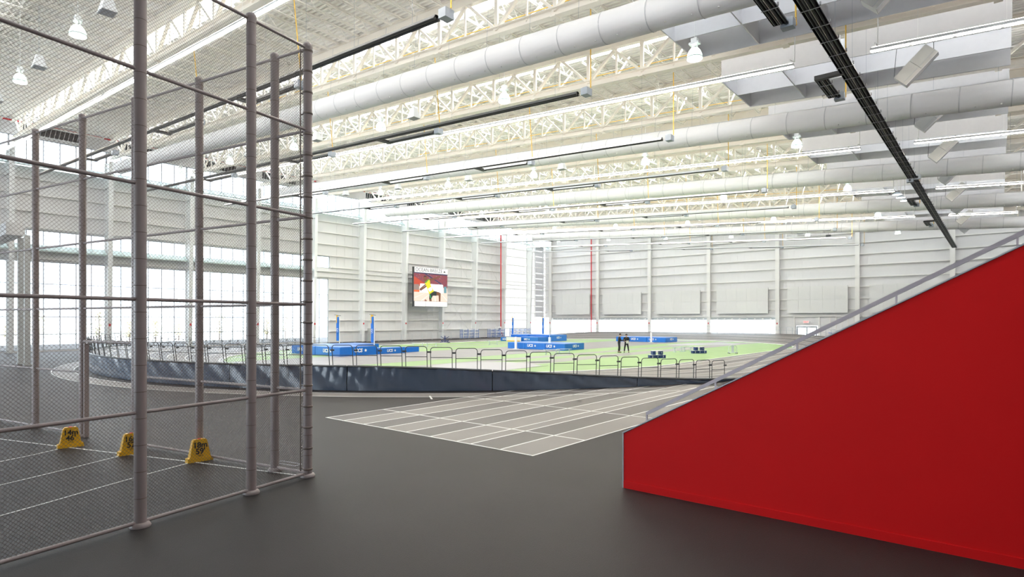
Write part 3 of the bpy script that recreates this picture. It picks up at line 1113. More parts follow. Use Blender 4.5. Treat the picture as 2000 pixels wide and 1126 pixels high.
# white horn loudspeakers beside the lamps
hornA = None
for r, y in enumerate((7.6, 23.1, 38.4, 53.6)):
    for c, x in enumerate((-26.6, -36.8, -46.6, -55.5)):
        lab = 'white tapered loudspeaker hung under the roof, %s row from near end, %s from right' % (ORD[r], ORD[c])
        if hornA is None:
            t = thing('horn_speaker', lab, 'speaker', (0, 0, 0), group='white hanging box loudspeakers')
            b = MB()
            V = [(-0.22, -0.2, 0.95), (0.22, -0.2, 0.95), (0.22, 0.2, 0.95), (-0.22, 0.2, 0.95), (-0.5, -0.42, 0.0), (0.5, -0.42, 0.0), (0.5, 0.42, 0.0), (-0.5, 0.42, 0.0)]
            b.add(V, [(0, 1, 2, 3), (7, 6, 5, 4), (0, 4, 5, 1), (1, 5, 6, 2), (2, 6, 7, 3), (3, 7, 4, 0)])
            b.build('cabinet', M_spk, t)
            MB().box(-0.45, 0.45, -0.37, 0.37, -0.02, -0.0).build('grille', M_grille, t)
            MB().tube([(-0.15, 0, 0.95), (-0.15, 0, 5.9)], 0.008, 3).tube([(0.15, 0, 0.95), (0.15, 0, 5.9)], 0.008, 3).build('cable', M_grey, t)
            hornA = t
        else:
            t = copy_tree(hornA); t['label'] = lab
        t.location = (x, y, 13.15 + SL * x)
        t.scale = (0.64, 0.64, 0.64)

# ------------------------------------------------------------------ radiant heaters along the trusses
def reflector(b1, b2, p, q, w=0.44, h=0.16):
    """black tubes (b1) under a folded reflector (b2) between p and q"""
    p = Vector(p); q = Vector(q)
    d = (q - p).normalized()
    s = d.cross(Vector((0, 0, 1))).normalized()
    up = s.cross(d)
    for k in (-0.07, 0.07):
        b1.tube([p + s * k, q + s * k], 0.05, 6)
    prof = [(-w / 2, -0.02), (-w / 4, h * 0.85), (0, h), (w / 4, h * 0.85), (w / 2, -0.02)]
    V = []
    for e in (p, q):
        for a_, c_ in prof:
            V.append(e + s * a_ + up * c_)
    for e in (p, q):
        for a_, c_ in prof:
            V.append(e + s * a_ * 1.02 + up * (c_ + 0.012))
    Fc = []
    for k in range(4):
        Fc.append((k, k + 1, k + 6, k + 5))
        Fc.append((k + 10, k + 15, k + 16, k + 11))
    Fc += [(0, 5, 15, 10), (4, 14, 19, 9)]
    b2.add(V, Fc)


def burner(name, parent, loc, rz=0):
    o = MB().box(-0.15, 0.15, -0.18, 0.18, -0.12, 0.15).box(-0.10, 0.10, -0.12, 0.12, 0.15, 0.19).build(name, M_grey, parent, loc)
    o.rotation_euler = (0, 0, rz)
    MB().lathe([(0.07, -0.2), (0.07, 0.0)], 8, cap=True).build('flue', M_dark, o, (0.0, -0.0, 0.0)).rotation_euler = (0, PI / 2, 0)
    return o


HZ = -3.25
for k in range(10):
    y = 12.1 + BAY * k
    t = thing('radiant_heater', 'thin dark tube heater hung along the roof, %s from the near end' % ORD[k], 'heater', (0, y, 14.5 + HZ), group='thin tube heaters')

    def S_(x, yo=0.0, z=0.0):
        return (x, yo, SL * x * 0.85 + z)
    bt, br_ = MB(), MB()
    xe = -60.0
    reflector(bt, br_, S_(-12.9), S_(xe), 0.27, 0.11)
    brs = [(-21.7, -25.6), (-31.0, -35.0), (-43.5, -47.5)]
    for xa_, xb_ in brs:
        reflector(bt, br_, S_(xa_ - 0.3, 0.75), S_(xb_, 0.75), 0.26, 0.12)
        bt.beam(S_(xb_, 0.9), S_(xb_, -0.1), 0.3, 0.1)
    bt.build('heater_tube', M_black, t)
    br_.build('reflector', M_black if k < 2 else M_refl, t)
    burner('burner_box', t, S_(-12.5))
    for xa_, xb_ in brs:
        burner('burner_box', t, S_(xa_, 0.75))
    hg = MB()
    xx = -14.0
    while xx > xe:
        hg.tube([S_(xx, 0, 0.15), S_(xx, 0.0, 3.4)], 0.005, 3)
        xx -= 3.0
    hg.build('hanger', M_grey, t)
    # yellow gas drop and gas main for this heater
    gp = MB()
    gp.tube([(-12.3, 0, SL * -12.3 * 0.85 + 0.15), (-12.3, 0, 3.9)], 0.022, 6)
    for xa_, xb_ in brs[:2]:
        gp.tube([(xa_ + 0.1, 0.75, SL * xa_ * 0.85 + 0.15), (xa_ + 0.1, 0.4, SL * xa_ + 3.4)], 0.022, 6)
    gp.tube([(-40, 0.25, 3.90 + SL * -40), (-4.5, 0.25, 3.90 + SL * -4.5)], 0.022, 6)
    gpo = gp.build('gas_pipe', M_yel, None, (0, y, 14.5 + HZ))
    tag(gpo, 'yellow gas pipe feeding the %s tube heater from the near end' % ORD[k], 'pipe', 'yellow gas pipes')

# big black heater running down the hall at right
hb = thing('radiant_heater', 'wide black radiant heater running the length of the hall at upper right', 'heater', (-4.2, 0, 12.0))


def black_run(parent, x, y0, y1, w=0.5):
    b = MB()
    for k in (-0.15, -0.05, 0.05, 0.15):
        b.tube([(x + k, y0, 0), (x + k, y1, 0)], 0.038, 8)
    b.build('heater_tube', M_black, parent)
    V = []
    for yv in (y0, y1):
        for a_, c_ in ((-w / 2, -0.03), (-w / 2 + 0.05, 0.12), (w / 2 - 0.05, 0.12), (w / 2, -0.03)):
            V.append((x + a_, yv, c_))
    MB().add(V, [(0, 1, 5, 4), (1, 2, 6, 5), (2, 3, 7, 6), (0, 3, 2, 1), (4, 5, 6, 7)]).build('reflector', M_black, parent)
    yv = y0 + 0.6
    br2 = MB()
    while yv < y1:
        br2.box(x - w / 2 - 0.02, x + w / 2 + 0.02, yv - 0.015, yv + 0.015, -0.055, -0.04)
        br2.box(x + w / 2 - 0.0, x + w / 2 + 0.04, yv - 0.03, yv + 0.03, 0.0, 0.1)
        yv += 1.25
    br2.build('bracket', M_grille, parent)
    MB().box(x + 0.0, x + 0.012, y0, y1, -0.045, -0.035).build('spark_wire', M_steel, parent)


black_run(hb, 0, 8.0, 45.0)
black_run(hb, 0, 45.9, 91.5)
burner('burner_box', hb, (0.25, 45.0, 0), PI / 2)
burner('burner_box', hb, (-0.2, 45.7, 0), PI / 2)
hgb = MB()
for yv in range(10, 90, 3):
    hgb.tube([(0, yv, 0.12), (0, yv, 4.5)], 0.006, 3)
hgb.build('hanger', M_grey, hb)
for k, (y0, y1, u) in enumerate(((11, 19.0, False), (24.4, 26.6, True), (53.2, 55.6, True), (66.0, 68.6, True))):
    t = thing('radiant_heater', 'short black heater branch beside the wide heater, %s from the near end' % ORD[k], 'heater', (-5.1, 0, 12.0), group='short heater branches')
    black_run(t, 0, y0, y1, 0.42)
    if u:
        MB().box(-0.22, 0.75, y0 - 0.2, y0, -0.03, 0.12).build('cross_tube', M_black, t)
    burner('burner_box', t, (0.15, y1 + 0.2, 0), PI / 2)
    gd = MB().tube([(-4.75, y1 + 0.3, 12.2), (-4.75, y1 + 0.3, 14.9)], 0.025, 6).tube([(-4.95, y1 + 0.4, 12.0), (-4.8, y1 + 0.6, 12.1), (-4.75, y1 + 0.3, 12.35)], 0.018, 5)
    tag(gd.build('gas_pipe', M_yel), 'yellow gas drop above the %s short heater branch' % ORD[k], 'pipe', 'yellow gas drops')

# ------------------------------------------------------------------ acoustic baffles
for i in range(2, 11):
    y = TY[i]
    for g, (xa_, xb_, divs) in enumerate(((-10.4, -5.25, (-10.4, -7.65)), (-5.1, 0.4, (-5.1,)))):
        t = thing('ceiling_baffle', 'grey fabric ceiling baffle %s of the black heater, %s bay from the near end' % (('left', 'right')[g], ORD[i]), 'baffle', (0, y, 14.5), group='grey ceiling baffles')

        def bf(x0, x1, ya, yb, zlo, zhi, name):
            V = []
            for zz in (zlo, zhi):
                V += [(x0, ya, zz + SL * x0), (x1, ya, zz + SL * x1), (x1, yb, zz + SL * x1), (x0, yb, zz + SL * x0)]
            MB().add(V, [(3, 2, 1, 0), (4, 5, 6, 7), (0, 1, 5, 4), (1, 2, 6, 5), (2, 3, 7, 6), (3, 0, 4, 7)]).build(name, M_baffle, t)
        for yo in (1.25, 3.4, 5.5):
            bf(xa_, xb_, yo - 0.025, yo + 0.025, -0.62, 1.15, 'baffle_board')
        for dx in divs:
            bf(dx, dx + 0.05, 1.27, 5.48, -0.62, 1.15, 'baffle_board')
        wv = MB()
        for yo in (1.25, 3.4, 5.5):
            for xx in (xa_ + 0.6, (xa_ + xb_) / 2, xb_ - 0.6):
                wv.tube([(xx, yo, 1.15 + SL * xx), (xx, yo, 2.4 + SL * xx)], 0.006, 3)
        wv.build('hanger_wire', M_grey, t)

for k, (px, py, D_) in enumerate(((1752, 380, 44.0), (1759, 386, 46.0), (1767, 392, 48.0))):
    t_ = (px - CX) / F
    x_, y_ = D_ * (-math.sin(TH) + t_ * math.cos(TH)), D_ * (math.cos(TH) + t_ * math.sin(TH))
    z_ = CAMH - (py - YH) * D_ / F
    t = thing('floodlight', 'round lit floodlight left of the black heater, %s from the near end' % ORD[k], 'lamp', (x_, y_, z_), group='round floodlights')
    MB().lathe([(0.0, 0.22), (0.12, 0.2), (0.30, 0.05), (0.32, 0.0)], 16).build('housing', M_grey, t)
    MB().lathe([(0.30, 0.01), (0.0, -0.02)], 16).build('lens', M_lampin, t)
    MB().tube([(0, 0, 0.2), (0, 0, Zb(x_) + DK - z_)], 0.02, 5).build('stem', M_wsteel, t)

# tilted column loudspeakers at right
ts = None
for k in range(9):
    y = 21.4 + BAY * k
    lab = 'tilted grey two-part loudspeaker hung right of the black heater, %s from the near end' % ORD[k]
    if ts is None:
        t = thing('hanging_loudspeaker', lab, 'speaker', (0, 0, 0), group='tilted hanging loudspeakers')
        R = Matrix.Rotation(math.radians(-45), 4, 'Y')
        MB().box(-0.76, -0.005, -0.2, 0.2, -0.31, 0.28, R).build('cabinet', M_spk2, t)
        MB().box(0.005, 0.76, -0.2, 0.2, -0.31, 0.28, R).build('cabinet', M_spk2, t)
        MB().box(-0.76, 0.76, -0.206, -0.2, -0.17, -0.155, R).build('groove', M_mull, t)
        MB().box(-0.75, 0.75, -0.21, 0.1, -0.33, -0.31, R).build('lit_bottom_face', M_spk, t)  # lighter strip paints the light on the cabinet's bottom face
        a_ = R @ Vector((-0.76, -0.15, 0.28)); b_ = R @ Vector((0.76, -0.15, -0.1))
        MB().tube([a_, a_ + Vector((0.15, 0.9, 3.5))], 0.012, 4).tube([b_, b_ + Vector((-0.1, 0.9, 4.2))], 0.012, 4).build('cable', M_dark, t)
        ts = t
    else:
        t = copy_tree(ts); t['label'] = lab
    t.location = (-2.6, y, 13.35)

# ================================================================== red stair wall
st = thing('staircase', 'bright red stair wall with grey handrail rising to the right', 'stairs', (-5.17, 9.4, 0))
WT = 0.14
xr = 7.0
zt = lambda x: 0.97 + 0.5416 * x
pf = [(0, 0), (xr, 0), (xr, zt(xr)), (0, zt(0))]
V = [(p[0], 0, p[1]) for p in pf] + [(p[0], WT, p[1]) for p in pf]
MB().add(V, [(0, 1, 2, 3), (7, 6, 5, 4), (0, 4, 5, 1), (1, 5, 6, 2), (2, 6, 7, 3), (3, 7, 4, 0)]).build('wall_board', M_red, st)
MB().box(0.0, xr, -0.012, 0.0, 0.0, 0.125).build('skirting', M_red, st)
cp = MB()
cp.beam((-0.02, WT / 2, zt(0) + 0.012), (xr, WT / 2, zt(xr) + 0.012), WT + 0.03, 0.018)
cp.box(-0.022, 0.0, -0.012, WT + 0.01, 0, zt(0) + 0.02)
cp.build('edge_trim', M_trimst, st)
hr = MB()
hy = WT / 2 + 0.03
hx0 = 0.40
hh = 0.17
hr.beam((hx0, hy, zt(hx0) + hh), (xr, hy, zt(xr) + hh), 0.045, 0.055)
hrail = hr.build('handrail', M_rail, st)
for x in (0.40, 1.62, 2.85, 4.10, 5.35, 6.6):
    MB().box(x - 0.011, x + 0.011, hy - 0.02, hy + 0.02, zt(x), zt(x) + hh).build('rail_post', M_rail, hrail)
ns = 15
for k in range(ns):
    x0 = 0.35 + k * 0.31
    MB().box(x0, x0 + 0.33, WT, 1.9, 0.168 * k, 0.168 * (k + 1)).build('step', M_floor, st)

# ================================================================== throwing cage
CA = math.radians(11)
CC = Vector((-10.21, 6.21, 0))
da = Vector((math.sin(CA), -math.cos(CA), 0))
db = Vector((-math.cos(CA), -math.sin(CA), 0))
cage = thing('throwing_cage', 'tall taupe chain-link throwing cage standing at left on round posts', 'cage', CC)
PR = 0.082
CH = 8.27
RZ = (0.07, 1.66, 3.30, 4.98, 6.63, 8.2)


def cage_post(pos, bands=True):
    p = MB().lathe([(PR, 0), (PR, CH)], 20, cap=True).build('post', M_post, cage, pos)
    MB().lathe([(PR + 0.055, 0.0), (PR + 0.06, 0.02), (PR + 0.035, 0.06), (PR + 0.002, 0.07)], 20).build('base_flange', M_post, p)
    MB().lathe([(PR + 0.006, CH - 0.06), (PR + 0.006, CH), (PR * 0.6, CH + 0.04), (0, CH + 0.05)], 20).build('post_cap', M_post, p)
    b = MB()
    z = 0.42
    while z < CH - 0.15:
        b.lathe([(PR, -0.006), (PR + 0.0045, 0.0), (PR, 0.006)], 16, (0, 0, z))
        z += 0.385
    b.build('tie_band', M_wire, p, kind='stuff')
    return p


front = [0.0, 1.25, 3.11, 5.25]
back = [0.92, 3.33, 5.78, 8.15, 10.62, 13.05, 15.5]
for s in front:
    cage_post(da * s)
for s in back:
    cage_post(db * s)
# corner tension bar with clamps
tb = MB().tube([da * 0.0 + db * 0.13 + Vector((0, 0, 0.1)) + da * 0.06, da * 0.06 + db * 0.13 + Vector((0, 0, 8.2))], 0.012, 5).build('tension_bar', M_wire, cage)
cl = MB()
z = 0.15
while z < 8.2:
    cl.lathe([(PR + 0.001, -0.02), (PR + 0.012, -0.012), (PR + 0.012, 0.012), (PR + 0.001, 0.02)], 16, (0, 0, z))
    cl.beam(db * PR + Vector((0, 0, z)), db * 0.15 + da * 0.05 + Vector((0, 0, z)), 0.03, 0.02)
    z += 0.40
cl.build('clamp', M_wire, cage, kind='stuff')


def rail_seg(dr, s0, s1, z, r=0.028):
    a_, b_ = dr * (s0 + PR * 0.8), dr * (s1 - PR * 0.8)
    o = MB().tube([a_ + Vector((0, 0, z)), b_ + Vector((0, 0, z))], r, 10).build('rail', M_post, cage)
    return o


for z in RZ:
    for i in range(len(front) - 1):
        rail_seg(da, front[i], front[i + 1], z)
    bs = [0.0] + back
    for i in range(len(bs) - 1):
        if i == 3 and z < 2:
            continue
        if i == 4 and z < 2:
            continue
        rail_seg(db, bs[i], bs[i + 1], z)
# gate opening between two posts of the long side
rail_seg(db, back[2], back[3], 2.45, 0.04)
rail_seg(db, back[3], back[4], 1.66)
rail_seg(db, back[3], back[4], 0.07)
jp = db * (back[3] - 0.17)
MB().box(-0.05, 0.05, -0.05, 0.05, 0, 2.4).build('gate_jamb', M_post, cage, jp)


def chain_mesh(dr, nrm, segs, name, pitch=0.062, r=0.0020):
    """woven diamond mesh: every strand zigzags upward; segs = [(s0, s1, z0, z1)]"""
    b = MB()
    V = b.v; Fc = b.f
    hp = pitch / 2
    for s0, s1, z0, z1 in segs:
        n = int((s1 - s0) / hp)
        # straight runs of the two wire directions, clipped to the panel
        W = s1 - s0; H = z1 - z0
        k = -int(H / pitch) - 1
        while k * pitch < W:
            u0 = k * pitch
            # rising to the right: (u0 + t, t)
            t0 = max(0, -u0); t1 = min(H, W - u0)
            if t1 > t0 + 0.01:
                for fl_ in (0, 1):
                    ua, ub = u0 + t0, u0 + t1
                    if fl_:
                        ua, ub = W - ua, W - ub
                    A_ = dr * (s0 + ua) + Vector((0, 0, z0 + t0)) + nrm * (0.004 if fl_ else -0.004)
                    B_ = dr * (s0 + ub) + Vector((0, 0, z0 + t1)) + nrm * (0.004 if fl_ else -0.004)
                    dd = (B_ - A_).normalized()
                    sd = dd.cross(nrm).normalized()
                    n0 = len(V)
                    for q in (A_, B_):
                        V.append(tuple(q + nrm * r)); V.append(tuple(q + sd * r * 0.87 - nrm * r * 0.5)); V.append(tuple(q - sd * r * 0.87 - nrm * r * 0.5))
                    Fc += [(n0, n0 + 1, n0 + 4, n0 + 3), (n0 + 1, n0 + 2, n0 + 5, n0 + 4), (n0 + 2, n0, n0 + 3, n0 + 5)]
                    b.sm += [False] * 3
            k += 1
    return b.build(name, M_wire, cage, kind='stuff')


MO = PR * 0.0
chain_mesh(da, db, [(0.10, 5.2, 0.04, CH - 0.05)], 'chain_link_mesh', pitch=0.054)
chain_mesh(db, da, [(0.12, back[2], 0.04, CH - 0.05), (back[2], back[3], 2.45, CH - 0.05), (back[3], 15.4, 0.04, CH - 0.05)], 'chain_link_mesh', pitch=0.054)

# small floor plate outside the cage
fp = MB()
q = G(563, 904.5)
for a0_, b0_ in (((-0.3, -0.09), (0.3, -0.09)), ((0.3, -0.09), (0.3, 0.09)), ((0.3, 0.09), (-0.3, 0.09)), ((-0.3, 0.09), (-0.3, -0.09))):
    fp.beam((a0_[0], a0_[1], 0.004), (b0_[0], b0_[1], 0.004), 0.02, 0.004)
fpo = fp.build('floor_box_cover', M_trimst, None, (q[0], q[1], 0)); tag(fpo, 'small thin metal floor box outline beside the cage corner', 'floor box'); fpo.rotation_euler = (0, 0, CA)

# throwing sector lines
for pts in (((-40, 852), (110, 870.5), (231, 885), (366, 900.5), (480, 915), (585, 928)),):
    P_ = [G(*p) for p in pts]
    b = MB()
    for i in range(len(P_) - 1):
        b.beam((*P_[i], 0.004), (*P_[i + 1], 0.004), 0.045, 0.003)
    b.build('sector_line', M_line, fl)
for pts in (((112, 877), (60, 889), (0, 901), (-60, 911)), ((232, 890.5), (160, 908.5), (80, 928), (0, 947), (-60, 960)), ((366, 904.5), (293, 924), (200, 950), (100, 979), (0, 1007), (-60, 1022))):
    P_ = [G(*p) for p in pts]
    b = MB()
    for i in range(len(P_) - 1):
        b.beam((*P_[i], 0.004), (*P_[i + 1], 0.004), 0.04, 0.003)
    b.build('sector_line', M_line, fl)

MB().beam((*G(839.5, 773.0), 0.0095), (*G(843.5, 779.5), 0.0095), 0.07, 0.003).build('lane_line', M_line, fl)
# distance markers
MK = [((111.5, 876.5), (156, 871), '14m', "46'", 'yellow distance marker reading 14m 46 on the floor inside the cage'),
      ((231.5, 891), (278, 884), '16m', "52'", 'yellow distance marker reading 16m 52 half behind the near cage post'),
      ((366, 905), (408, 898), '18m', "59'", 'yellow distance marker reading 18m 59 nearest the cage corner')]
for p0, p1, t1, t2, lab in MK:
    a_ = Vector((*G(*p0), 0)); b_ = Vector((*G(*p1), 0))
    ang = math.atan2(b_.y - a_.y, b_.x - a_.x)
    t = thing('distance_marker', lab, 'marker', (a_.x, a_.y, 0), ang, group='distance markers')
    W, H, D_ = 0.52, 0.47, 0.15
    b = MB()
    prof = [(0, 0), (0.03, 0.09), (0.055, 0.10), (0.115, 0.43), (0.15, 0.47), (0.37, 0.47), (0.405, 0.43), (0.465, 0.10), (0.49, 0.09), (0.52, 0)]
    V = []
    for yv, sc_ in ((0, 1), (0.01, 1), (D_, 1)):
        for x_, z_ in prof:
            dy = yv + (0.03 * z_ / H if yv < 0.05 else -0.03 * z_ / H)
            V.append((x_, dy, z_))
    n = len(prof)
    Fc = [tuple(range(n - 0 - 0))]
    Fc = [tuple(range(n)), tuple(range(3 * n - 1, 2 * n - 1, -1))]
    for i in range(n):
        j = (i + 1) % n
        Fc.append((j, i, 2 * n + i, 2 * n + j))
    b.add(V, Fc)
    b.build('body', M_ylw, t)
    MB().poly([(0.012, -0.008), (0.508, -0.008), (0.508, D_ + 0.008), (0.012, D_ + 0.008)], 0.0, 0.085).build('foot', M_ylw, t)
    MB().lathe([(0.035, 0), (0.03, 0.012), (0.0, 0.008)], 12, (0.26, D_ / 2, H)).build('cap', M_redp, t)
    Rm = Matrix.Rotation(PI / 2 - 0.06, 4, 'X')
    text_mesh('number', t1, 0.165, M_blk, t, Matrix.Translation((0.26, 0.018, 0.345)) @ Rm, 0.003, space=0.98, offs=0.025)
    text_mesh('number', t2, 0.165, M_blk, t, Matrix.Translation((0.26, 0.008, 0.215)) @ Rm, 0.003, space=0.98, offs=0.025)
    text_mesh('small_print', 'UCS', 0.05, M_blk, t, Matrix.Translation((0.26, -0.001, 0.13)) @ Rm, 0.003)

# ================================================================== columns of the near left part of the hall
for k, (px, w) in enumerate(((20, 0.42), (40, 0.30), (53, 0.30))):
    yv = 9.6
    dd = -math.sin(TH) + (px - CX) / F * math.cos(TH), math.cos(TH) + (px - CX) / F * math.sin(TH)
    D_ = yv / dd[1]
    x_ = D_ * dd[0]
    if k == 0:
        continue
    c = thing('gallery_column', 'plain grey column seen through the mesh at the far left edge, %s of the pair' % ('nearer', 'farther')[k - 1], 'column', (x_, yv, 0), group='columns at the far left')
    MB().box(-w / 2, w / 2, -w / 2, w / 2, 0, 8.6).build('shaft', M_spk2, c)
    MB().box(-w / 2 - 0.05, w / 2 + 0.05, -w / 2 - 0.05, w / 2 + 0.05, 0, 0.12).build('base_plate', M_spk2, c)
lb = MB().box(-66, -50, 8.6, 9.6, 8.6, 9.4).build('gallery_beam', M_wall); tag(lb, 'pale beam across the top of the columns at the far left', 'beam')

# ================================================================== mats
def mat_block(parent, x0, x1, y0, y1, h, m=M_blue, name='foam_block', top=True, z0=0.02):
    e = 0.03
    o = MB().poly([(x0 + e, y0), (x1 - e, y0), (x1, y0 + e), (x1, y1 - e), (x1 - e, y1), (x0 + e, y1), (x0, y1 - e), (x0, y0 + e)], z0, h).build(name, m, parent)
    if top:
        MB().box(x0 + 0.03, x1 - 0.03, y0 + 0.03, y1 - 0.03, h, h + 0.05).build('top_cover', M_btop, parent)
    return o


def logo(parent, x, y, z, size, face='front'):
    R = Matrix.Rotation(PI / 2, 4, 'X')
    if face == 'right':
        R = Matrix.Rotation(PI / 2, 4, 'Z') @ R
    text_mesh('lettering', 'UCS', size, M_white, parent, Matrix.Translation((x, y, z)) @ R, 0.012, space=1.0, shear=0.15, offs=0.03)
    off = Vector((size * 1.75, 0, 0)) if face == 'front' else Vector((0, size * 1.75, 0))
    b = MB()
    P_ = []
    for i in range(10):
        rr = size * (0.36 if i % 2 == 0 else 0.17)
        P_.append((rr * math.sin(i * PI / 5), rr * math.cos(i * PI / 5)))
    b.add([(p[0], p[1], 0.0) for p in P_] + [(p[0], p[1], 0.012) for p in P_], [tuple(range(9, -1, -1)), tuple(range(10, 20))] + [(i, (i + 1) % 10, (i + 1) % 10 + 10, i + 10) for i in range(10)])
    me = b.mesh('emblem', M_white)
    me.transform(Matrix.Translation(Vector((x, y, z)) + off) @ R)
    link('emblem', me, parent)


# vault pit at left
p1 = thing('vault_mat', 'large blue padded landing pit at left behind the guard rail', 'mat', (0, 0, 0), group=None)
mat_block(p1, -45.2, -41.6, 28.2, 31.9, 0.72)
mat_block(p1, -49.0, -45.25, 28.2, 31.9, 0.72)
mat_block(p1, -49.0, -45.25, 31.95, 35.0, 0.72)
mat_block(p1, -45.2, -43.3, 31.95, 33.0, 0.6, name='front_wedge')
mat_block(p1, -42.9, -41.7, 31.95, 35.2, 0.50, name='front_wedge')
mat_block(p1, -42.9, -42.3, 35.2, 37.4, 0.44, name='front_wedge')
logo(p1, -43.6, 28.17, 0.42, 0.42)
logo(p1, -47.6, 28.17, 0.42, 0.42)
logo(p1, -41.57, 30.0, 0.42, 0.42, 'right')
logo(p1, -41.67, 33.4, 0.28, 0.34, 'right')
# high jump pit, middle
p2 = thing('high_jump_mat', 'blue landing mat in two rows on the centre runway behind the bench', 'mat', (0, 0, 0))
mat_block(p2, -40.0, -37.7, 47.7, 49.3, 0.62)
mat_block(p2, -37.68, -35.1, 47.7, 51.2, 0.62)
mat_block(p2, -35.08, -32.7, 47.7, 51.2, 0.62)
mat_block(p2, -40.0, -37.7, 49.32, 51.2, 0.62)
logo(p2, -37.6 + 0.6, 47.67, 0.38, 0.38)
logo(p2, -35.0 + 0.4, 47.67, 0.38, 0.38)
logo(p2, -32.67, 49.4, 0.38, 0.36, 'right')
# vault pit behind
p3 = thing('vault_mat', 'blue landing pit with a cream wedge behind the middle mat', 'mat', (0, 0, 0))
mat_block(p3, -55.0, -51.8, 64.0, 66.0, 0.5, name='front_wedge')
mat_block(p3, -51.75, -48.3, 64.0, 66.5, 0.62)
mat_block(p3, -51.75, -48.0, 66.55, 70.5, 0.85)
mat_block(p3, -54.8, -51.8, 66.05, 70.5, 0.85)
MB().poly([(-53.6, 63.6), (-50.9, 63.6), (-51.6, 63.99), (-53.2, 63.99)], 0.05, 0.6).build('cream_wedge', M_ap, p3)
MB().box(-53.4, -51.1, 63.55, 63.6, 0.03, 0.14).build('cream_wedge', M_ylw, p3)
logo(p3, -54.3, 63.97, 0.28, 0.34)
logo(p3, -50.4, 63.97, 0.34, 0.34)
logo(p3, -47.97, 68.3, 0.5, 0.38, 'right')
# high jump pit, far
p4 = thing('high_jump_mat', 'blue landing mat behind the two standing people', 'mat', (0, 0, 0))
mat_block(p4, -41.6, -39.4, 73.4, 77.0, 0.62)
mat_block(p4, -39.38, -36.9, 73.4, 77.0, 0.62)
mat_block(p4, -36.88, -34.1, 73.4, 77.0, 0.62)
logo(p4, -38.9, 73.37, 0.38, 0.38)
logo(p4, -36.2, 73.37, 0.38, 0.38)
logo(p4, -34.07, 75.0, 0.38, 0.36, 'right')


def vault_standard(x, y, lab, rz=0.0, h=3.45):
    t = thing('vault_standard', lab, 'pole stand', (x, y, 0), rz, group='pole vault standards')
    MB().box(-0.35, 0.35, -0.25, 0.25, 0, 0.06).build('base_plate', M_alu, t)
    MB().tube([(0.1, 0, 0.05), (0.1, 0, h - 0.1)], 0.05, 8).build('upright', M_white, t)
    MB().box(-0.16, 0.06, -0.14, 0.14, 0.95, h - 0.15).build('padding', M_blue, t)
    MB().box(-0.17, -0.10, -0.15, 0.15, h - 0.75, h + 0.02).build('pad_edge', M_ylw, t)
    MB().beam((-0.4, 0, h + 0.06), (0.25, 0, h - 0.02), 0.05, 0.03).build('crossbar_arm', M_dark, t)
    text_mesh('lettering', 'UCS', 0.22, M_white, t, Matrix.Translation((-0.05, -0.145, 2.0)) @ Matrix.Rotation(PI / 2, 4, 'X') @ Matrix.Rotation(PI / 2, 4, 'Z'), 0.01)


def at(px, D_):
    t_ = (px - CX) / F
    return D_ * (-math.sin(TH) + t_ * math.cos(TH)), D_ * (math.cos(TH) + t_ * math.sin(TH))


vx, vy = at(661, 58.2); vault_standard(vx, vy, 'blue padded vault stand with yellow edge behind the left mat', 0.6)
vx, vy = at(729, 53.4); vault_standard(vx, vy, 'blue padded vault stand with white pole right of the left mat', 0.4)
vx, vy = at(1002, 86.0); vault_standard(vx, vy, 'blue padded vault stand left behind the cream wedge mat', 0.6)
vx, vy = at(1061, 86.5); vault_standard(vx, vy, 'blue padded vault stand right behind the cream wedge mat', 0.6)


def hj_post(px, D_, lab, h=1.3, thin=3.1):
    x_, y_ = at(px, D_)
    t = thing('high_jump_standard', lab, 'pole stand', (x_, y_, 0), 0, group='high jump standards')
    MB().box(-0.25, 0.25, -0.2, 0.2, 0, 0.05).build('base_plate', M_white, t)
    MB().box(-0.10, 0.10, -0.08, 0.08, 0.05, h).build('upright', M_white, t)
    MB().tube([(0, 0, h), (0, 0, thin)], 0.018, 6).build('extension', M_alu, t)


hj_post(1007.5, 61.0, 'white high jump post in front of the middle mat, left one', 1.25, 1.3)
hj_post(1073.5, 59.8, 'white high jump post in front of the middle mat, right one', 1.25, 2.6)
hj_post(1272, 79.6, 'white high jump post in front of the far mat behind the people', 1.35, 3.0)

# ------------------------------------------------------------------ benches
def bench(px, py, L, lab, dirx=(0, 1)):
    x_, y_ = G(px, py)
    rz = math.atan2(dirx[1], dirx[0])
    t = thing('bench', lab, 'bench', (x_, y_, 0), rz, group='aluminium benches')
    MB().box(0, L, -0.13, 0.13, 0.42, 0.46).build('seat', M_alu, t)
    for xx in (0.2, L - 0.2):
        b = MB().box(xx - 0.03, xx + 0.03, -0.03, 0.03, 0.05, 0.42).box(xx - 0.03, xx + 0.03, -0.2, 0.2, 0, 0.05).box(xx - 0.03, xx + 0.03, -0.12, 0.12, 0.38, 0.42)
        b.build('leg', M_alu, t)
    MB().beam((0.2, 0, 0.12), (L - 0.2, 0, 0.12), 0.025, 0.025).build('stretcher', M_alu, t)


bench(1062, 692.4, 1.35, 'aluminium bench in front of the middle blue mat, left one', (0.55, 0.83))
bench(1088, 691.2, 1.35, 'aluminium bench in front of the middle blue mat, right one', (0.55, 0.83))
bench(1315, 687.6, 1.3, 'aluminium bench between the two navy podiums, left one', (0.30, 0.95))
bench(1334, 686.4, 1.3, 'aluminium bench between the two navy podiums, right one', (0.30, 0.95))
bench(804, 677.2, 1.5, 'aluminium bench below the video screen, left one', (0.3, 0.95))
bench(831, 677, 1.5, 'aluminium bench below the video screen, right one', (0.3, 0.95))
bench(953, 673, 1.5, 'aluminium bench left of the middle blue mat', (0.3, 0.95))

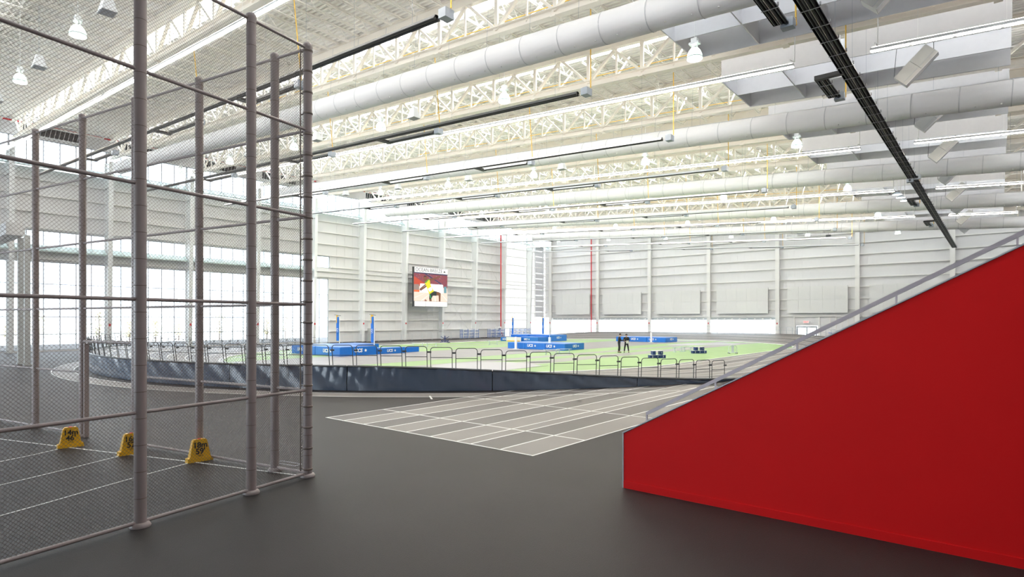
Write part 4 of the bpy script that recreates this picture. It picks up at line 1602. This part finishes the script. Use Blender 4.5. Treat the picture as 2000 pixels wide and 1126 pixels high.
# ------------------------------------------------------------------ podiums
def podium(px, py, lab, ang):
    x_, y_ = G(px, py)
    t = thing('podium', lab, 'podium', (x_, y_, 0), ang, group='navy podiums')
    t.scale = (0.85, 0.85, 0.95)

    def crate(x0, z0, num, y0=-0.22, w=0.5, h=0.27):
        b = MB()
        b.box(x0, x0 + w, y0, y0 + 0.03, z0, z0 + h).box(x0, x0 + 0.03, y0 + 0.03, y0 + 0.44, z0, z0 + h).box(x0 + w - 0.03, x0 + w, y0 + 0.03, y0 + 0.44, z0, z0 + h).box(x0, x0 + w, y0 + 0.41, y0 + 0.44, z0, z0 + h)
        o = b.build('crate', M_navyb, t)
        MB().box(x0 - 0.01, x0 + w + 0.01, y0 - 0.01, y0 + 0.45, z0 + h, z0 + h + 0.02).build('lid', M_white, o)
        if num:
            text_mesh('number', num, 0.22, M_white, o, Matrix.Translation((x0 + w / 2, y0 - 0.004, z0 + h / 2)) @ Matrix.Rotation(PI / 2, 4, 'X'), 0.006)
    crate(-0.78, 0.0, '2'); crate(-0.25, 0.0, '1'); crate(0.28, 0.0, '3')
    b = MB()
    b.box(-0.50, -0.22, -0.22, 0.22, 0.29, 0.60).box(0.22, 0.50, -0.22, 0.22, 0.29, 0.60)
    o = b.build('crate', M_navyb, t)
    MB().box(-0.51, 0.51, -0.23, 0.23, 0.60, 0.62).build('lid', M_white, o)
    text_mesh('number', '1', 0.2, M_white, o, Matrix.Translation((0.36, -0.225, 0.45)) @ Matrix.Rotation(PI / 2, 4, 'X'), 0.006)


podium(1283, 699.0, 'navy stepped podium of crates with white lids, nearer one', 0.9)
podium(1365, 689.7, 'navy stepped podium of crates with white lids, farther one', 0.9)

# ------------------------------------------------------------------ carts and racks
x_, y_ = G(1431, 690)
t = thing('equipment_cart', 'grey wheeled cart with arched frame on the green infield', 'cart', (x_, y_, 0), 0.7)
for sx in (-0.36, 0.36):
    MB().tube([(sx, 0, 0.08), (sx, 0, 0.55), (sx * 0.8, 0, 0.68), (sx * 0.4, 0, 0.74), (0, 0, 0.75)], 0.025, 6).build('frame', M_alu, t)
MB().box(-0.1, 0.1, -0.06, 0.06, 0.1, 0.72).build('panel', M_alu, t)
MB().box(-0.38, 0.38, -0.2, 0.2, 0.08, 0.12).build('base', M_alu, t)
for sx in (-0.34, 0.34):
    for sy in (-0.17, 0.17):
        MB().lathe([(0.045, -0.015), (0.045, 0.015)], 10, cap=True).build('wheel', M_dark, t, (sx, sy, 0.045)).rotation_euler = (PI / 2, 0, 0)
x_, y_ = G(869, 669.5)
t = thing('implement_rack', 'navy wheeled rack with branching arms below the video screen', 'rack', (x_, y_, 0), 0.3)
MB().tube([(0, 0, 0.1), (0, 0, 0.95)], 0.06, 6).build('mast', M_navyb, t)
for k, (dx, z0) in enumerate(((-0.6, 0.72), (0.6, 0.72))):
    MB().tube([(0, 0, 0.62), (dx * 0.4, 0, z0 - 0.05), (dx, 0, z0 + 0.12)], 0.04, 5).build('arm', M_navyb, t)
for dx in (-0.6, 0.6):
    MB().tube([(0, 0, 0.15), (dx, 0.2, 0.12)], 0.04, 5).tube([(0, 0, 0.15), (dx, -0.2, 0.12)], 0.04, 5).tube([(dx * 0.5, 0, 0.12), (dx * 0.95, 0, 0.38)], 0.035, 5).build('base_arm', M_navyb, t)
    for sy in (-0.2, 0.2):
        MB().lathe([(0.06, -0.02), (0.06, 0.02)], 8, cap=True).build('wheel', M_dark, t, (dx, sy, 0.06)).rotation_euler = (PI / 2, 0, 0)
    for k in range(4):
        MB().lathe([(0.0, -0.03), (0.09, 0.0), (0.0, 0.03)], 8).build('discus', M_navyb, t, (dx * (0.25 + 0.2 * k), 0.0, 0.30)).rotation_euler = (0, PI / 2, 0)

# hurdle stacks along the left wall
hb_ = MB()
hb_.box(-0.03, 0.03, -0.55, -0.5, 0.0, 0.95).box(-0.03, 0.03, 0.5, 0.55, 0.0, 0.95)
hfr = hb_.mesh('hurdle_leg', M_blue)
hbar = MB().box(-0.02, 0.02, -0.58, 0.58, 0.86, 0.96).box(-0.02, 0.02, -0.5, 0.5, 0.45, 0.50).mesh('hurdle_bar', M_white)
hfoot = MB().box(-0.03, 0.55, -0.55, -0.5, 0.0, 0.05).box(-0.03, 0.55, 0.5, 0.55, 0.0, 0.05).mesh('hurdle_foot', M_alu)
kk = 0
hp0 = None
for g, (y0, n) in enumerate(((68.9, 9), (75.6, 9), (81.5, 12))):
    for k in range(n):
        xh = WX + 1.9 + (k % 3) * 0.28
        yh = y0 + (k // 3) * 1.35
        zz = 0.0
        lab = 'blue and white hurdle by the left wall, %s group, %s row, %s' % (ORD[g], ORD[k // 3], ('innermost', 'middle one', 'outermost')[k % 3])
        if hp0 is None:
            t = thing('hurdle', lab, 'hurdle', (xh, yh, zz), group='stored hurdles ' + ORD[g] + ' group')
            link('leg', hfr, t); link('bar', hbar, t); link('foot', hfoot, t)
            t2 = link('bar', hbar, t, (0, 0, 0.5)); link('leg', hfr, t, (0.02, 0, 0.55))
            hp0 = t
        else:
            t = copy_tree(hp0); t['label'] = lab; t['group'] = 'stored hurdles ' + ORD[g] + ' group'; t.location = (xh, yh, zz)

# wall cabinets
for px, D_, lab in ((717, 83.8, 'grey drinks machine by the left wall behind the right vault stand'), (976.5, 104, 'white cabinet by the left wall beside the red riser pipe')):
    x_, y_ = at(px, D_)
    t = thing('wall_machine', lab, 'machine', (WX + 1.0, y_, 0))
    MB().box(-0.35, 0.35, -0.42, 0.42, 0, 1.85).build('cabinet', M_spk2 if px < 800 else M_white, t)
    MB().box(0.35, 0.37, -0.3, 0.3, 1.2, 1.6).build('screen', M_dark, t)
    MB().box(0.35, 0.37, -0.3, 0.3, 0.3, 0.7).build('slot', M_grille, t)

# pale hoop railing along the left wall and the far bend
rl = thing('wall_rail', 'thin pale hoop railing along the foot of the left wall', 'railing', (-66.6, 0, 0))
hm = hoop_mb(1.85, 1.07, 0.014).mesh('rail_hoop', M_alu)
hm.transform(Matrix.Rotation(PI / 2, 4, 'Z'))
y = 44.5
while y < 73:
    link('rail_hoop', hm, rl, (0, y, 0)); y += 2.0
rl2 = thing('far_bend_rail', 'thin hoop railing on the far raised bend left of the exit door', 'railing', (TX, TYF, 0))
hm2 = hoop_mb(0.95, 1.0, 0.016).mesh('rail_hoop', M_mull)
a = math.radians(20)
while a < math.radians(160):
    o = link('rail_hoop', hm2, rl2, (RO * math.cos(a), RO * math.sin(a), bank(a - PI / 2)))
    o.rotation_euler = (0, 0, a + PI / 2)
    a += 1.05 / RO
far_skirt = MB()
V = []
n = 60
for k in range(n + 1):
    a = math.radians(5) + math.radians(170) * k / n
    for z in (0.0, bank(a - PI / 2) + 0.02):
        V.append(((RO + 0.03) * math.cos(a), (RO + 0.03) * math.sin(a), z))
fs = far_skirt.add(V, [(2 * k, 2 * k + 2, 2 * k + 3, 2 * k + 1) for k in range(n)]).build('far_skirt', M_navy, None, (TX, TYF, 0))
tag(fs, 'dark curtain behind the far raised bend, mostly hidden', 'curtain')

# ================================================================== video screen
SY0, SY1, SZ0, SZ1 = 57.75, 64.6, 5.0, 10.9
sb = thing('video_screen', 'large square video screen showing an athlete on the left wall', 'screen', (-66.5, SY0, SZ0))
W, H = SY1 - SY0, SZ1 - SZ0
MB().box(-0.35, 0, 0, W, 0, H).build('cabinet', M_dark, sb)
for z in (0.6, H - 0.6):
    MB().box(-2.2, -0.35, 1.2, 1.4, z - 0.1, z + 0.1).box(-2.2, -0.35, W - 1.4, W - 1.2, z - 0.1, z + 0.1).build('bracket', M_wsteel, sb)


def scr(name, pts, col, layer, es=1.0):
    key = 'screen_%.2f_%.2f_%.2f' % col
    m = MATS.get(key) or mat(key, tuple(c * 0.2 for c in col), 0.4, emit=col, es=0.40)
    n = len(pts)
    x = 0.004 + layer * 0.003
    V = [(x, u * W, v * H) for u, v in pts]
    return MB().add(V, [tuple(range(n))]).build(name, m, sb)


R4 = lambda a, b, c, d: [(a, b), (c, b), (c, d), (a, d)]
scr('banner', R4(0.02, 0.865, 1.0, 0.995), (1.2, 1.2, 1.15), 0)
for k in range(3):
    scr('advert_tile', R4(0.02 + k * 0.327, 0.01, 0.02 + k * 0.327 + 0.32, 0.135), (1.2, 1.2, 1.13), 0)
scr('picture', R4(0.0, 0.14, 1.0, 0.865), (0.95, 0.75, 0.62), 0)
scr('picture_crowd', [(0, 0.52), (1, 0.50), (1, 0.85), (0, 0.865)], (0.30, 0.07, 0.09), 1)
for k in range(90):
    u = random.uniform(0.02, 0.97); v = random.uniform(0.56, 0.84); s_ = random.uniform(0.008, 0.02)
    scr('picture_crowd', R4(u, v, u + s_, v + s_), random.choice([(0.06, 0.06, 0.14), (0.45, 0.4, 0.42), (0.12, 0.02, 0.04), (0.1, 0.14, 0.25)]), 2)
scr('picture_crowd', [(0.0, 0.84), (1.0, 0.83), (1, 0.865), (0, 0.865)], (0.05, 0.04, 0.10), 3)
scr('picture_crowd', [(0.25, 0.86), (0.32, 0.86), (0.85, 0.60), (0.78, 0.60)], (0.05, 0.05, 0.12), 3)
scr('picture_wall', [(0, 0.52), (0.3, 0.52), (0.3, 0.60), (0.0, 0.76)], (0.60, 0.08, 0.04), 4)
scr('picture_board', [(0.16, 0.36), (0.88, 0.36), (0.86, 0.585), (0.18, 0.585)], (1.25, 1.2, 1.25), 5)
scr('picture_people', R4(0.0, 0.42, 0.15, 0.56), (0.35, 0.25, 0.22), 5)
scr('picture_people', R4(0.89, 0.37, 0.97, 0.54), (0.15, 0.35, 0.40), 5)
scr('picture_track', R4(0.0, 0.37, 0.16, 0.42), (0.85, 0.18, 0.06), 5)
for a_, b_ in (((0.0, 0.22), (0.3, 0.34)), ((0.2, 0.145), (0.42, 0.30)), ((0.62, 0.145), (0.60, 0.34)), ((0.98, 0.17), (0.82, 0.33))):
    scr('picture_track', [a_, (a_[0] + 0.02, a_[1]), (b_[0] + 0.01, b_[1]), b_], (1.2, 1.15, 1.1), 6)
skn = (0.22, 0.09, 0.05)
scr('figure_arm', [(0.44, 0.66), (0.60, 0.70), (0.80, 0.81), (0.83, 0.835), (0.80, 0.835), (0.58, 0.745), (0.46, 0.72)], skn, 7)
scr('figure_arm', [(0.34, 0.59), (0.17, 0.46), (0.16, 0.42), (0.20, 0.40), (0.40, 0.53), (0.36, 0.56), (0.24, 0.47), (0.36, 0.57)], skn, 7)
scr('figure_head', [(0.28, 0.70), (0.32, 0.645), (0.36, 0.655), (0.385, 0.72), (0.36, 0.775), (0.30, 0.775), (0.27, 0.74)], skn, 8)
scr('figure_hair', [(0.27, 0.755), (0.30, 0.79), (0.35, 0.79), (0.37, 0.765), (0.33, 0.765)], (0.04, 0.03, 0.03), 9)
scr('figure_vest', [(0.31, 0.62), (0.42, 0.715), (0.46, 0.68), (0.48, 0.56), (0.59, 0.40), (0.45, 0.31), (0.40, 0.42), (0.36, 0.52)], (0.85, 0.78, 0.03), 8)
scr('figure_collar', [(0.31, 0.62), (0.42, 0.715), (0.44, 0.70), (0.34, 0.60)], (0.10, 0.40, 0.05), 9)
scr('figure_bib', [(0.40, 0.46), (0.51, 0.52), (0.535, 0.43), (0.45, 0.385)], (1.1, 1.1, 1.2), 9)
scr('figure_shorts', [(0.45, 0.33), (0.59, 0.41), (0.67, 0.40), (0.66, 0.29), (0.55, 0.29), (0.50, 0.195), (0.44, 0.20)], (0.02, 0.03, 0.03), 8)
scr('figure_shorts', [(0.44, 0.33), (0.465, 0.33), (0.505, 0.23), (0.50, 0.21), (0.48, 0.23)], (0.03, 0.45, 0.15), 9)
scr('figure_leg', [(0.44, 0.20), (0.51, 0.20), (0.515, 0.145), (0.45, 0.145)], skn, 8)
scr('figure_leg', [(0.66, 0.40), (0.74, 0.385), (0.79, 0.36), (0.78, 0.145), (0.735, 0.145), (0.725, 0.30), (0.66, 0.30)], skn, 8)
scr('figure_foot', [(0.30, 0.145), (0.38, 0.145), (0.35, 0.18), (0.32, 0.19)], (0.35, 0.15, 0.12), 8)
Mt = Matrix.Translation((0.03, 0.44 * W, 0.93 * H)) @ Matrix.Rotation(PI / 2, 4, 'Z') @ Matrix.Rotation(PI / 2, 4, 'X')
tm = text_mesh('lettering', 'OCEAN BREEZE', 0.78, M_blk, sb, Mt @ Matrix.Diagonal((0.98, 1.0, 1, 1)), 0.006, space=1.02)
MB().add([(0.03, 0.87 * W, 0.905 * H), (0.03, 0.935 * W, 0.905 * H), (0.03, 0.905 * W, 0.955 * H)], [(0, 1, 2)]).build('sail_emblem', M_blk, sb)
MB().add([(0.03, 0.915 * W, 0.91 * H), (0.03, 0.945 * W, 0.905 * H), (0.03, 0.92 * W, 0.94 * H)], [(0, 1, 2)]).build('sail_emblem', M_blk, sb)

# ================================================================== people
def skin_body(name, joints, edges, m, parent, root=0, sub=2):
    me = bpy.data.meshes.new(name)
    me.from_pydata([j[0] for j in joints], edges, [])
    o = bpy.data.objects.new(name, me)
    C.objects.link(o)
    md = o.modifiers.new('skin', 'SKIN')
    md.use_smooth_shade = True
    for i, j in enumerate(joints):
        r = j[1]
        me.skin_vertices[0].data[i].radius = r if isinstance(r, tuple) else (r, r)
        me.skin_vertices[0].data[i].use_root = (i == root)
    s_ = o.modifiers.new('sub', 'SUBSURF'); s_.levels = sub; s_.render_levels = sub
    bpy.context.view_layer.update()
    ev = o.evaluated_get(bpy.context.evaluated_depsgraph_get())
    nm = bpy.data.meshes.new_from_object(ev)
    bpy.data.objects.remove(o)
    nm.materials.clear(); nm.materials.append(m)
    nm.name = name
    return link(name, nm, parent)


def person(loc, rz, lab, pose, jacket=True, cap=False):
    t = thing('person', lab, 'person', loc, rz)
    K = pose
    hips, chest, neck, head = K['hip'], K['chest'], K['neck'], K['head']
    J = [(hips, (0.13, 0.10)), (chest, (0.15, 0.105)), (neck, 0.052), ((head[0], head[1] + 0.01, head[2] - 0.085), (0.06, 0.065)), (head, (0.082, 0.098)), ((head[0], head[1] + 0.01, head[2] + 0.10), (0.068, 0.08))]
    E_ = [(0, 1), (1, 2), (2, 3), (3, 4), (4, 5)]
    for s_ in ('L', 'R'):
        sh, el, wr_, hd = K['arm' + s_]
        kn, an, toe = K['leg' + s_]
        n = len(J)
        J += [(sh, 0.055), (el, 0.042), (wr_, 0.028), (hd, (0.038, 0.018))]
        E_ += [(1, n), (n, n + 1), (n + 1, n + 2), (n + 2, n + 3)]
        n = len(J)
        hj = (hips[0] + (0.085 if s_ == 'L' else -0.085), hips[1], hips[2] - 0.06)
        J += [(hj, 0.085), (kn, 0.058), (an, 0.04), (toe, 0.032)]
        E_ += [(0, n), (n, n + 1), (n + 1, n + 2), (n + 2, n + 3)]
    body = skin_body('body', J, E_, M_skin, t)
    # face
    hx, hy_, hz = head
    for s_ in (-1, 1):
        MB().lathe([(0, -0.008), (0.009, 0), (0, 0.008)], 8).build('eye', M_blk, body, (hx + s_ * 0.03, hy_ - 0.062, hz + 0.0))
        MB().lathe([(0, -0.03), (0.014, 0), (0, 0.03)], 8).build('ear', M_skin, body, (hx + s_ * 0.082, hy_ + 0.0, hz - 0.01))
    MB().beam((hx, hy_ - 0.068, hz + 0.01), (hx, hy_ - 0.085, hz - 0.03), 0.02, 0.03).build('nose', M_skin, body)
    MB().box(hx - 0.022, hx + 0.022, hy_ - 0.072, hy_ - 0.05, hz - 0.06, hz - 0.052).build('mouth', M_shoe, body)
    # hair or cap
    b = MB().lathe([(0.085, -0.02), (0.100, 0.03), (0.092, 0.08), (0.06, 0.115), (0.0, 0.128)], 14)
    ho = b.build('cap' if cap else 'hair', M_blk if cap else M_hair, t, (hx, hy_ + 0.022, hz + 0.035))
    if cap:
        MB().box(-0.07, 0.07, -0.17, -0.08, 0.035, 0.05).build('peak', M_blk, ho)
    # hands: palm plus five fingers
    for s_ in ('L', 'R'):
        sh, el, wr_, hd = K['arm' + s_]
        w0 = Vector(wr_); h0 = Vector(hd)
        d_ = (h0 - w0).normalized()
        sd = d_.cross(Vector((0, 0, 1)))
        if sd.length < 0.1:
            sd = Vector((1, 0, 0))
        sd.normalize()
        dn = d_.cross(sd)
        if dn.z > 0:
            dn = -dn
        for k, L in enumerate((0.065, 0.075, 0.07, 0.055)):
            o0 = h0 + sd * ((k - 1.5) * 0.02)
            MB().tube([o0, o0 + d_ * L * 0.5 + dn * 0.008, o0 + d_ * L * 0.85 + dn * 0.03], [0.010, 0.009, 0.007], 6).build('finger', M_skin, body)
        o0 = h0 - d_ * 0.03 + sd * (0.035 if s_ == 'L' else -0.035)
        MB().tube([o0, o0 + d_ * 0.03 + sd * (0.02 if s_ == 'L' else -0.02), o0 + d_ * 0.055 + dn * 0.01], [0.011, 0.010, 0.008], 6).build('thumb', M_skin, body)
    # jacket
    Jk = [((hips[0], hips[1], hips[2] - 0.13), (0.165, 0.13)), ((hips[0], hips[1], hips[2] + 0.02), (0.178, 0.14)), (((hips[0] + chest[0]) / 2, (hips[1] + chest[1]) / 2, (hips[2] + chest[2]) / 2), (0.165, 0.12)), (chest, (0.165, 0.12)), ((neck[0], neck[1], neck[2] - 0.02), 0.075)]
    Ek = [(0, 1), (1, 2), (2, 3), (3, 4)]
    for s_ in ('L', 'R'):
        sh, el, wr_, hd = K['arm' + s_]
        n = len(Jk)
        wv = Vector(el).lerp(Vector(wr_), 0.92)
        Jk += [(sh, 0.078), (el, 0.06), (tuple(wv), 0.045)]
        Ek += [(3, n), (n, n + 1), (n + 1, n + 2)]
    skin_body('jacket', Jk, Ek, M_cloth, t)
    # trousers
    Jt = [((hips[0], hips[1], hips[2] - 0.0), (0.165, 0.13)), ((hips[0], hips[1], hips[2] + 0.12), (0.15, 0.12))]
    Et = [(0, 1)]
    for s_ in ('L', 'R'):
        kn, an, toe = K['leg' + s_]
        n = len(Jt)
        hj = (hips[0] + (0.088 if s_ == 'L' else -0.088), hips[1], hips[2] - 0.10)
        av = Vector(an) + Vector((0, 0, 0.03))
        Jt += [(hj, 0.10), (kn, 0.075), (tuple(av), 0.062)]
        Et += [(0, n), (n, n + 1), (n + 1, n + 2)]
    skin_body('trousers', Jt, Et, M_cloth, t)
    for s_ in ('L', 'R'):
        kn, an, toe = K['leg' + s_]
        a0_ = Vector(an); t0_ = Vector(toe)
        dd = (t0_ - a0_); dd.z = 0; dd.normalize()
        base = Vector((a0_.x, a0_.y, 0.045))
        MB().tube([base - dd * 0.07, base - dd * 0.02, base + dd * 0.10, base + dd * 0.19], [0.035, 0.047, 0.046, 0.022], 8).build('shoe', M_shoe, t)
    return t


# person facing local -Y
poseA = dict(hip=(0, 0.02, 0.92), chest=(0, 0.0, 1.30), neck=(0, -0.04, 1.48), head=(0, -0.10, 1.61),
             armL=((0.19, 0.0, 1.38), (0.21, -0.10, 1.10), (0.10, -0.36, 1.10), (0.06, -0.44, 1.13)),
             armR=((-0.19, 0.0, 1.38), (-0.20, -0.14, 1.12), (-0.06, -0.42, 1.16), (-0.02, -0.50, 1.19)),
             legL=((0.10, 0.0, 0.50), (0.09, 0.06, 0.09), (0.10, -0.10, 0.03)),
             legR=((-0.09, -0.02, 0.50), (-0.08, 0.00, 0.09), (-0.09, -0.16, 0.03)))
poseB = dict(hip=(0, 0.02, 0.91), chest=(0, 0.01, 1.28), neck=(0, -0.03, 1.45), head=(0, -0.08, 1.57),
             armL=((0.19, 0.0, 1.36), (0.25, -0.03, 1.09), (0.10, -0.25, 1.02), (0.04, -0.30, 1.03)),
             armR=((-0.19, 0.0, 1.36), (-0.25, -0.03, 1.09), (-0.12, -0.24, 1.04), (-0.06, -0.31, 1.04)),
             legL=((0.15, 0.0, 0.49), (0.20, 0.03, 0.09), (0.23, -0.12, 0.03)),
             legR=((-0.15, 0.0, 0.49), (-0.19, 0.03, 0.09), (-0.21, -0.12, 0.03)))
# camera heading TH; facing right in the picture = local -Y -> +camera right
xA, yA = G(1209.5, 688.0)
xB, yB = G(1223.5, 688.0)
pa = person((xA, yA, 0), TH + PI / 2, 'person in a black jacket and trousers bending toward the other, left one', poseA)
pb = person((xB, yB, 0), TH - 0.25, 'person in a black jacket and cap facing the camera holding papers', poseB, cap=True)
pp_ = MB().box(-0.11, 0.11, -0.01, 0.01, -0.15, 0.15).build('paper_sheet', M_paper, None)
cR = Vector((math.cos(TH), math.sin(TH), 0)); cF = Vector((-math.sin(TH), math.cos(TH), 0))
pp_.location = Vector((xB, yB, 0.98)) - cF * 0.33 + cR * 0.02
pp_.rotation_euler = (0.5, 0, TH)
tag(pp_, 'white sheet of paper held by the person in the cap', 'paper')

# ================================================================== outdoors
og = MB().box(-260, -69.7, -120, 220, -0.5, -0.25).build('outdoor_ground', M_ext); og['kind'] = 'structure'; og.name = 'trim_2'
og2 = MB().box(-69.7, 80, 94.7, 220, -0.5, -0.25).build('outdoor_ground', M_ext); og2['kind'] = 'structure'; og2.name = 'trim_3'


def leafy(x, y, h, lab, seed):
    rnd = random.Random(seed)
    t = thing('young_tree', lab, 'tree', (x, y, -0.25), group='young trees outside the left windows')
    MB().tube([(0, 0, 0), (0.05, 0.02, h * 0.5), (0, 0, h * 0.9)], [0.09, 0.07, 0.02], 6).build('trunk', M_bark, t)
    b = MB()
    for k in range(420):
        a1 = rnd.uniform(0, 2 * PI); zz = rnd.uniform(0.3, 1.0); rr = rnd.uniform(0.1, 1.0) * h * 0.32 * math.sin(PI * min(1, (zz - 0.22) / 0.85))
        c_ = Vector((rr * math.cos(a1), rr * math.sin(a1), zz * h))
        u = Vector((rnd.uniform(-1, 1), rnd.uniform(-1, 1), rnd.uniform(-1, 1))).normalized() * 0.11
        v = u.cross(Vector((rnd.uniform(-1, 1), rnd.uniform(-1, 1), rnd.uniform(-1, 1))).normalized())
        b.add([c_ - u, c_ + v, c_ + u, c_ - v], [(0, 1, 2, 3)])
    b.build('foliage', M_leaf, t, kind='stuff')


for k in range(14):
    yv = -2 + k * 4.4 + random.uniform(-1, 1)
    leafy(-84 - random.uniform(0, 16), yv, random.uniform(2.6, 4.4), 'small pale yellow tree outside the left windows, %s from the left' % ORD[k], k)
fb = thing('outdoor_barrier', 'red and white barrier outside the left windows', 'barrier', (-80, 8, -0.25))
MB().box(-0.1, 0.1, 0, 1.2, 0.2, 1.5).build('board', M_redp, fb)
MB().box(-0.1, 0.1, 1.3, 2.2, 0.2, 1.5).build('board', M_white, fb)
MB().box(-0.3, 0.3, 0.5, 0.6, 0, 0.2).build('foot', M_dark, fb)
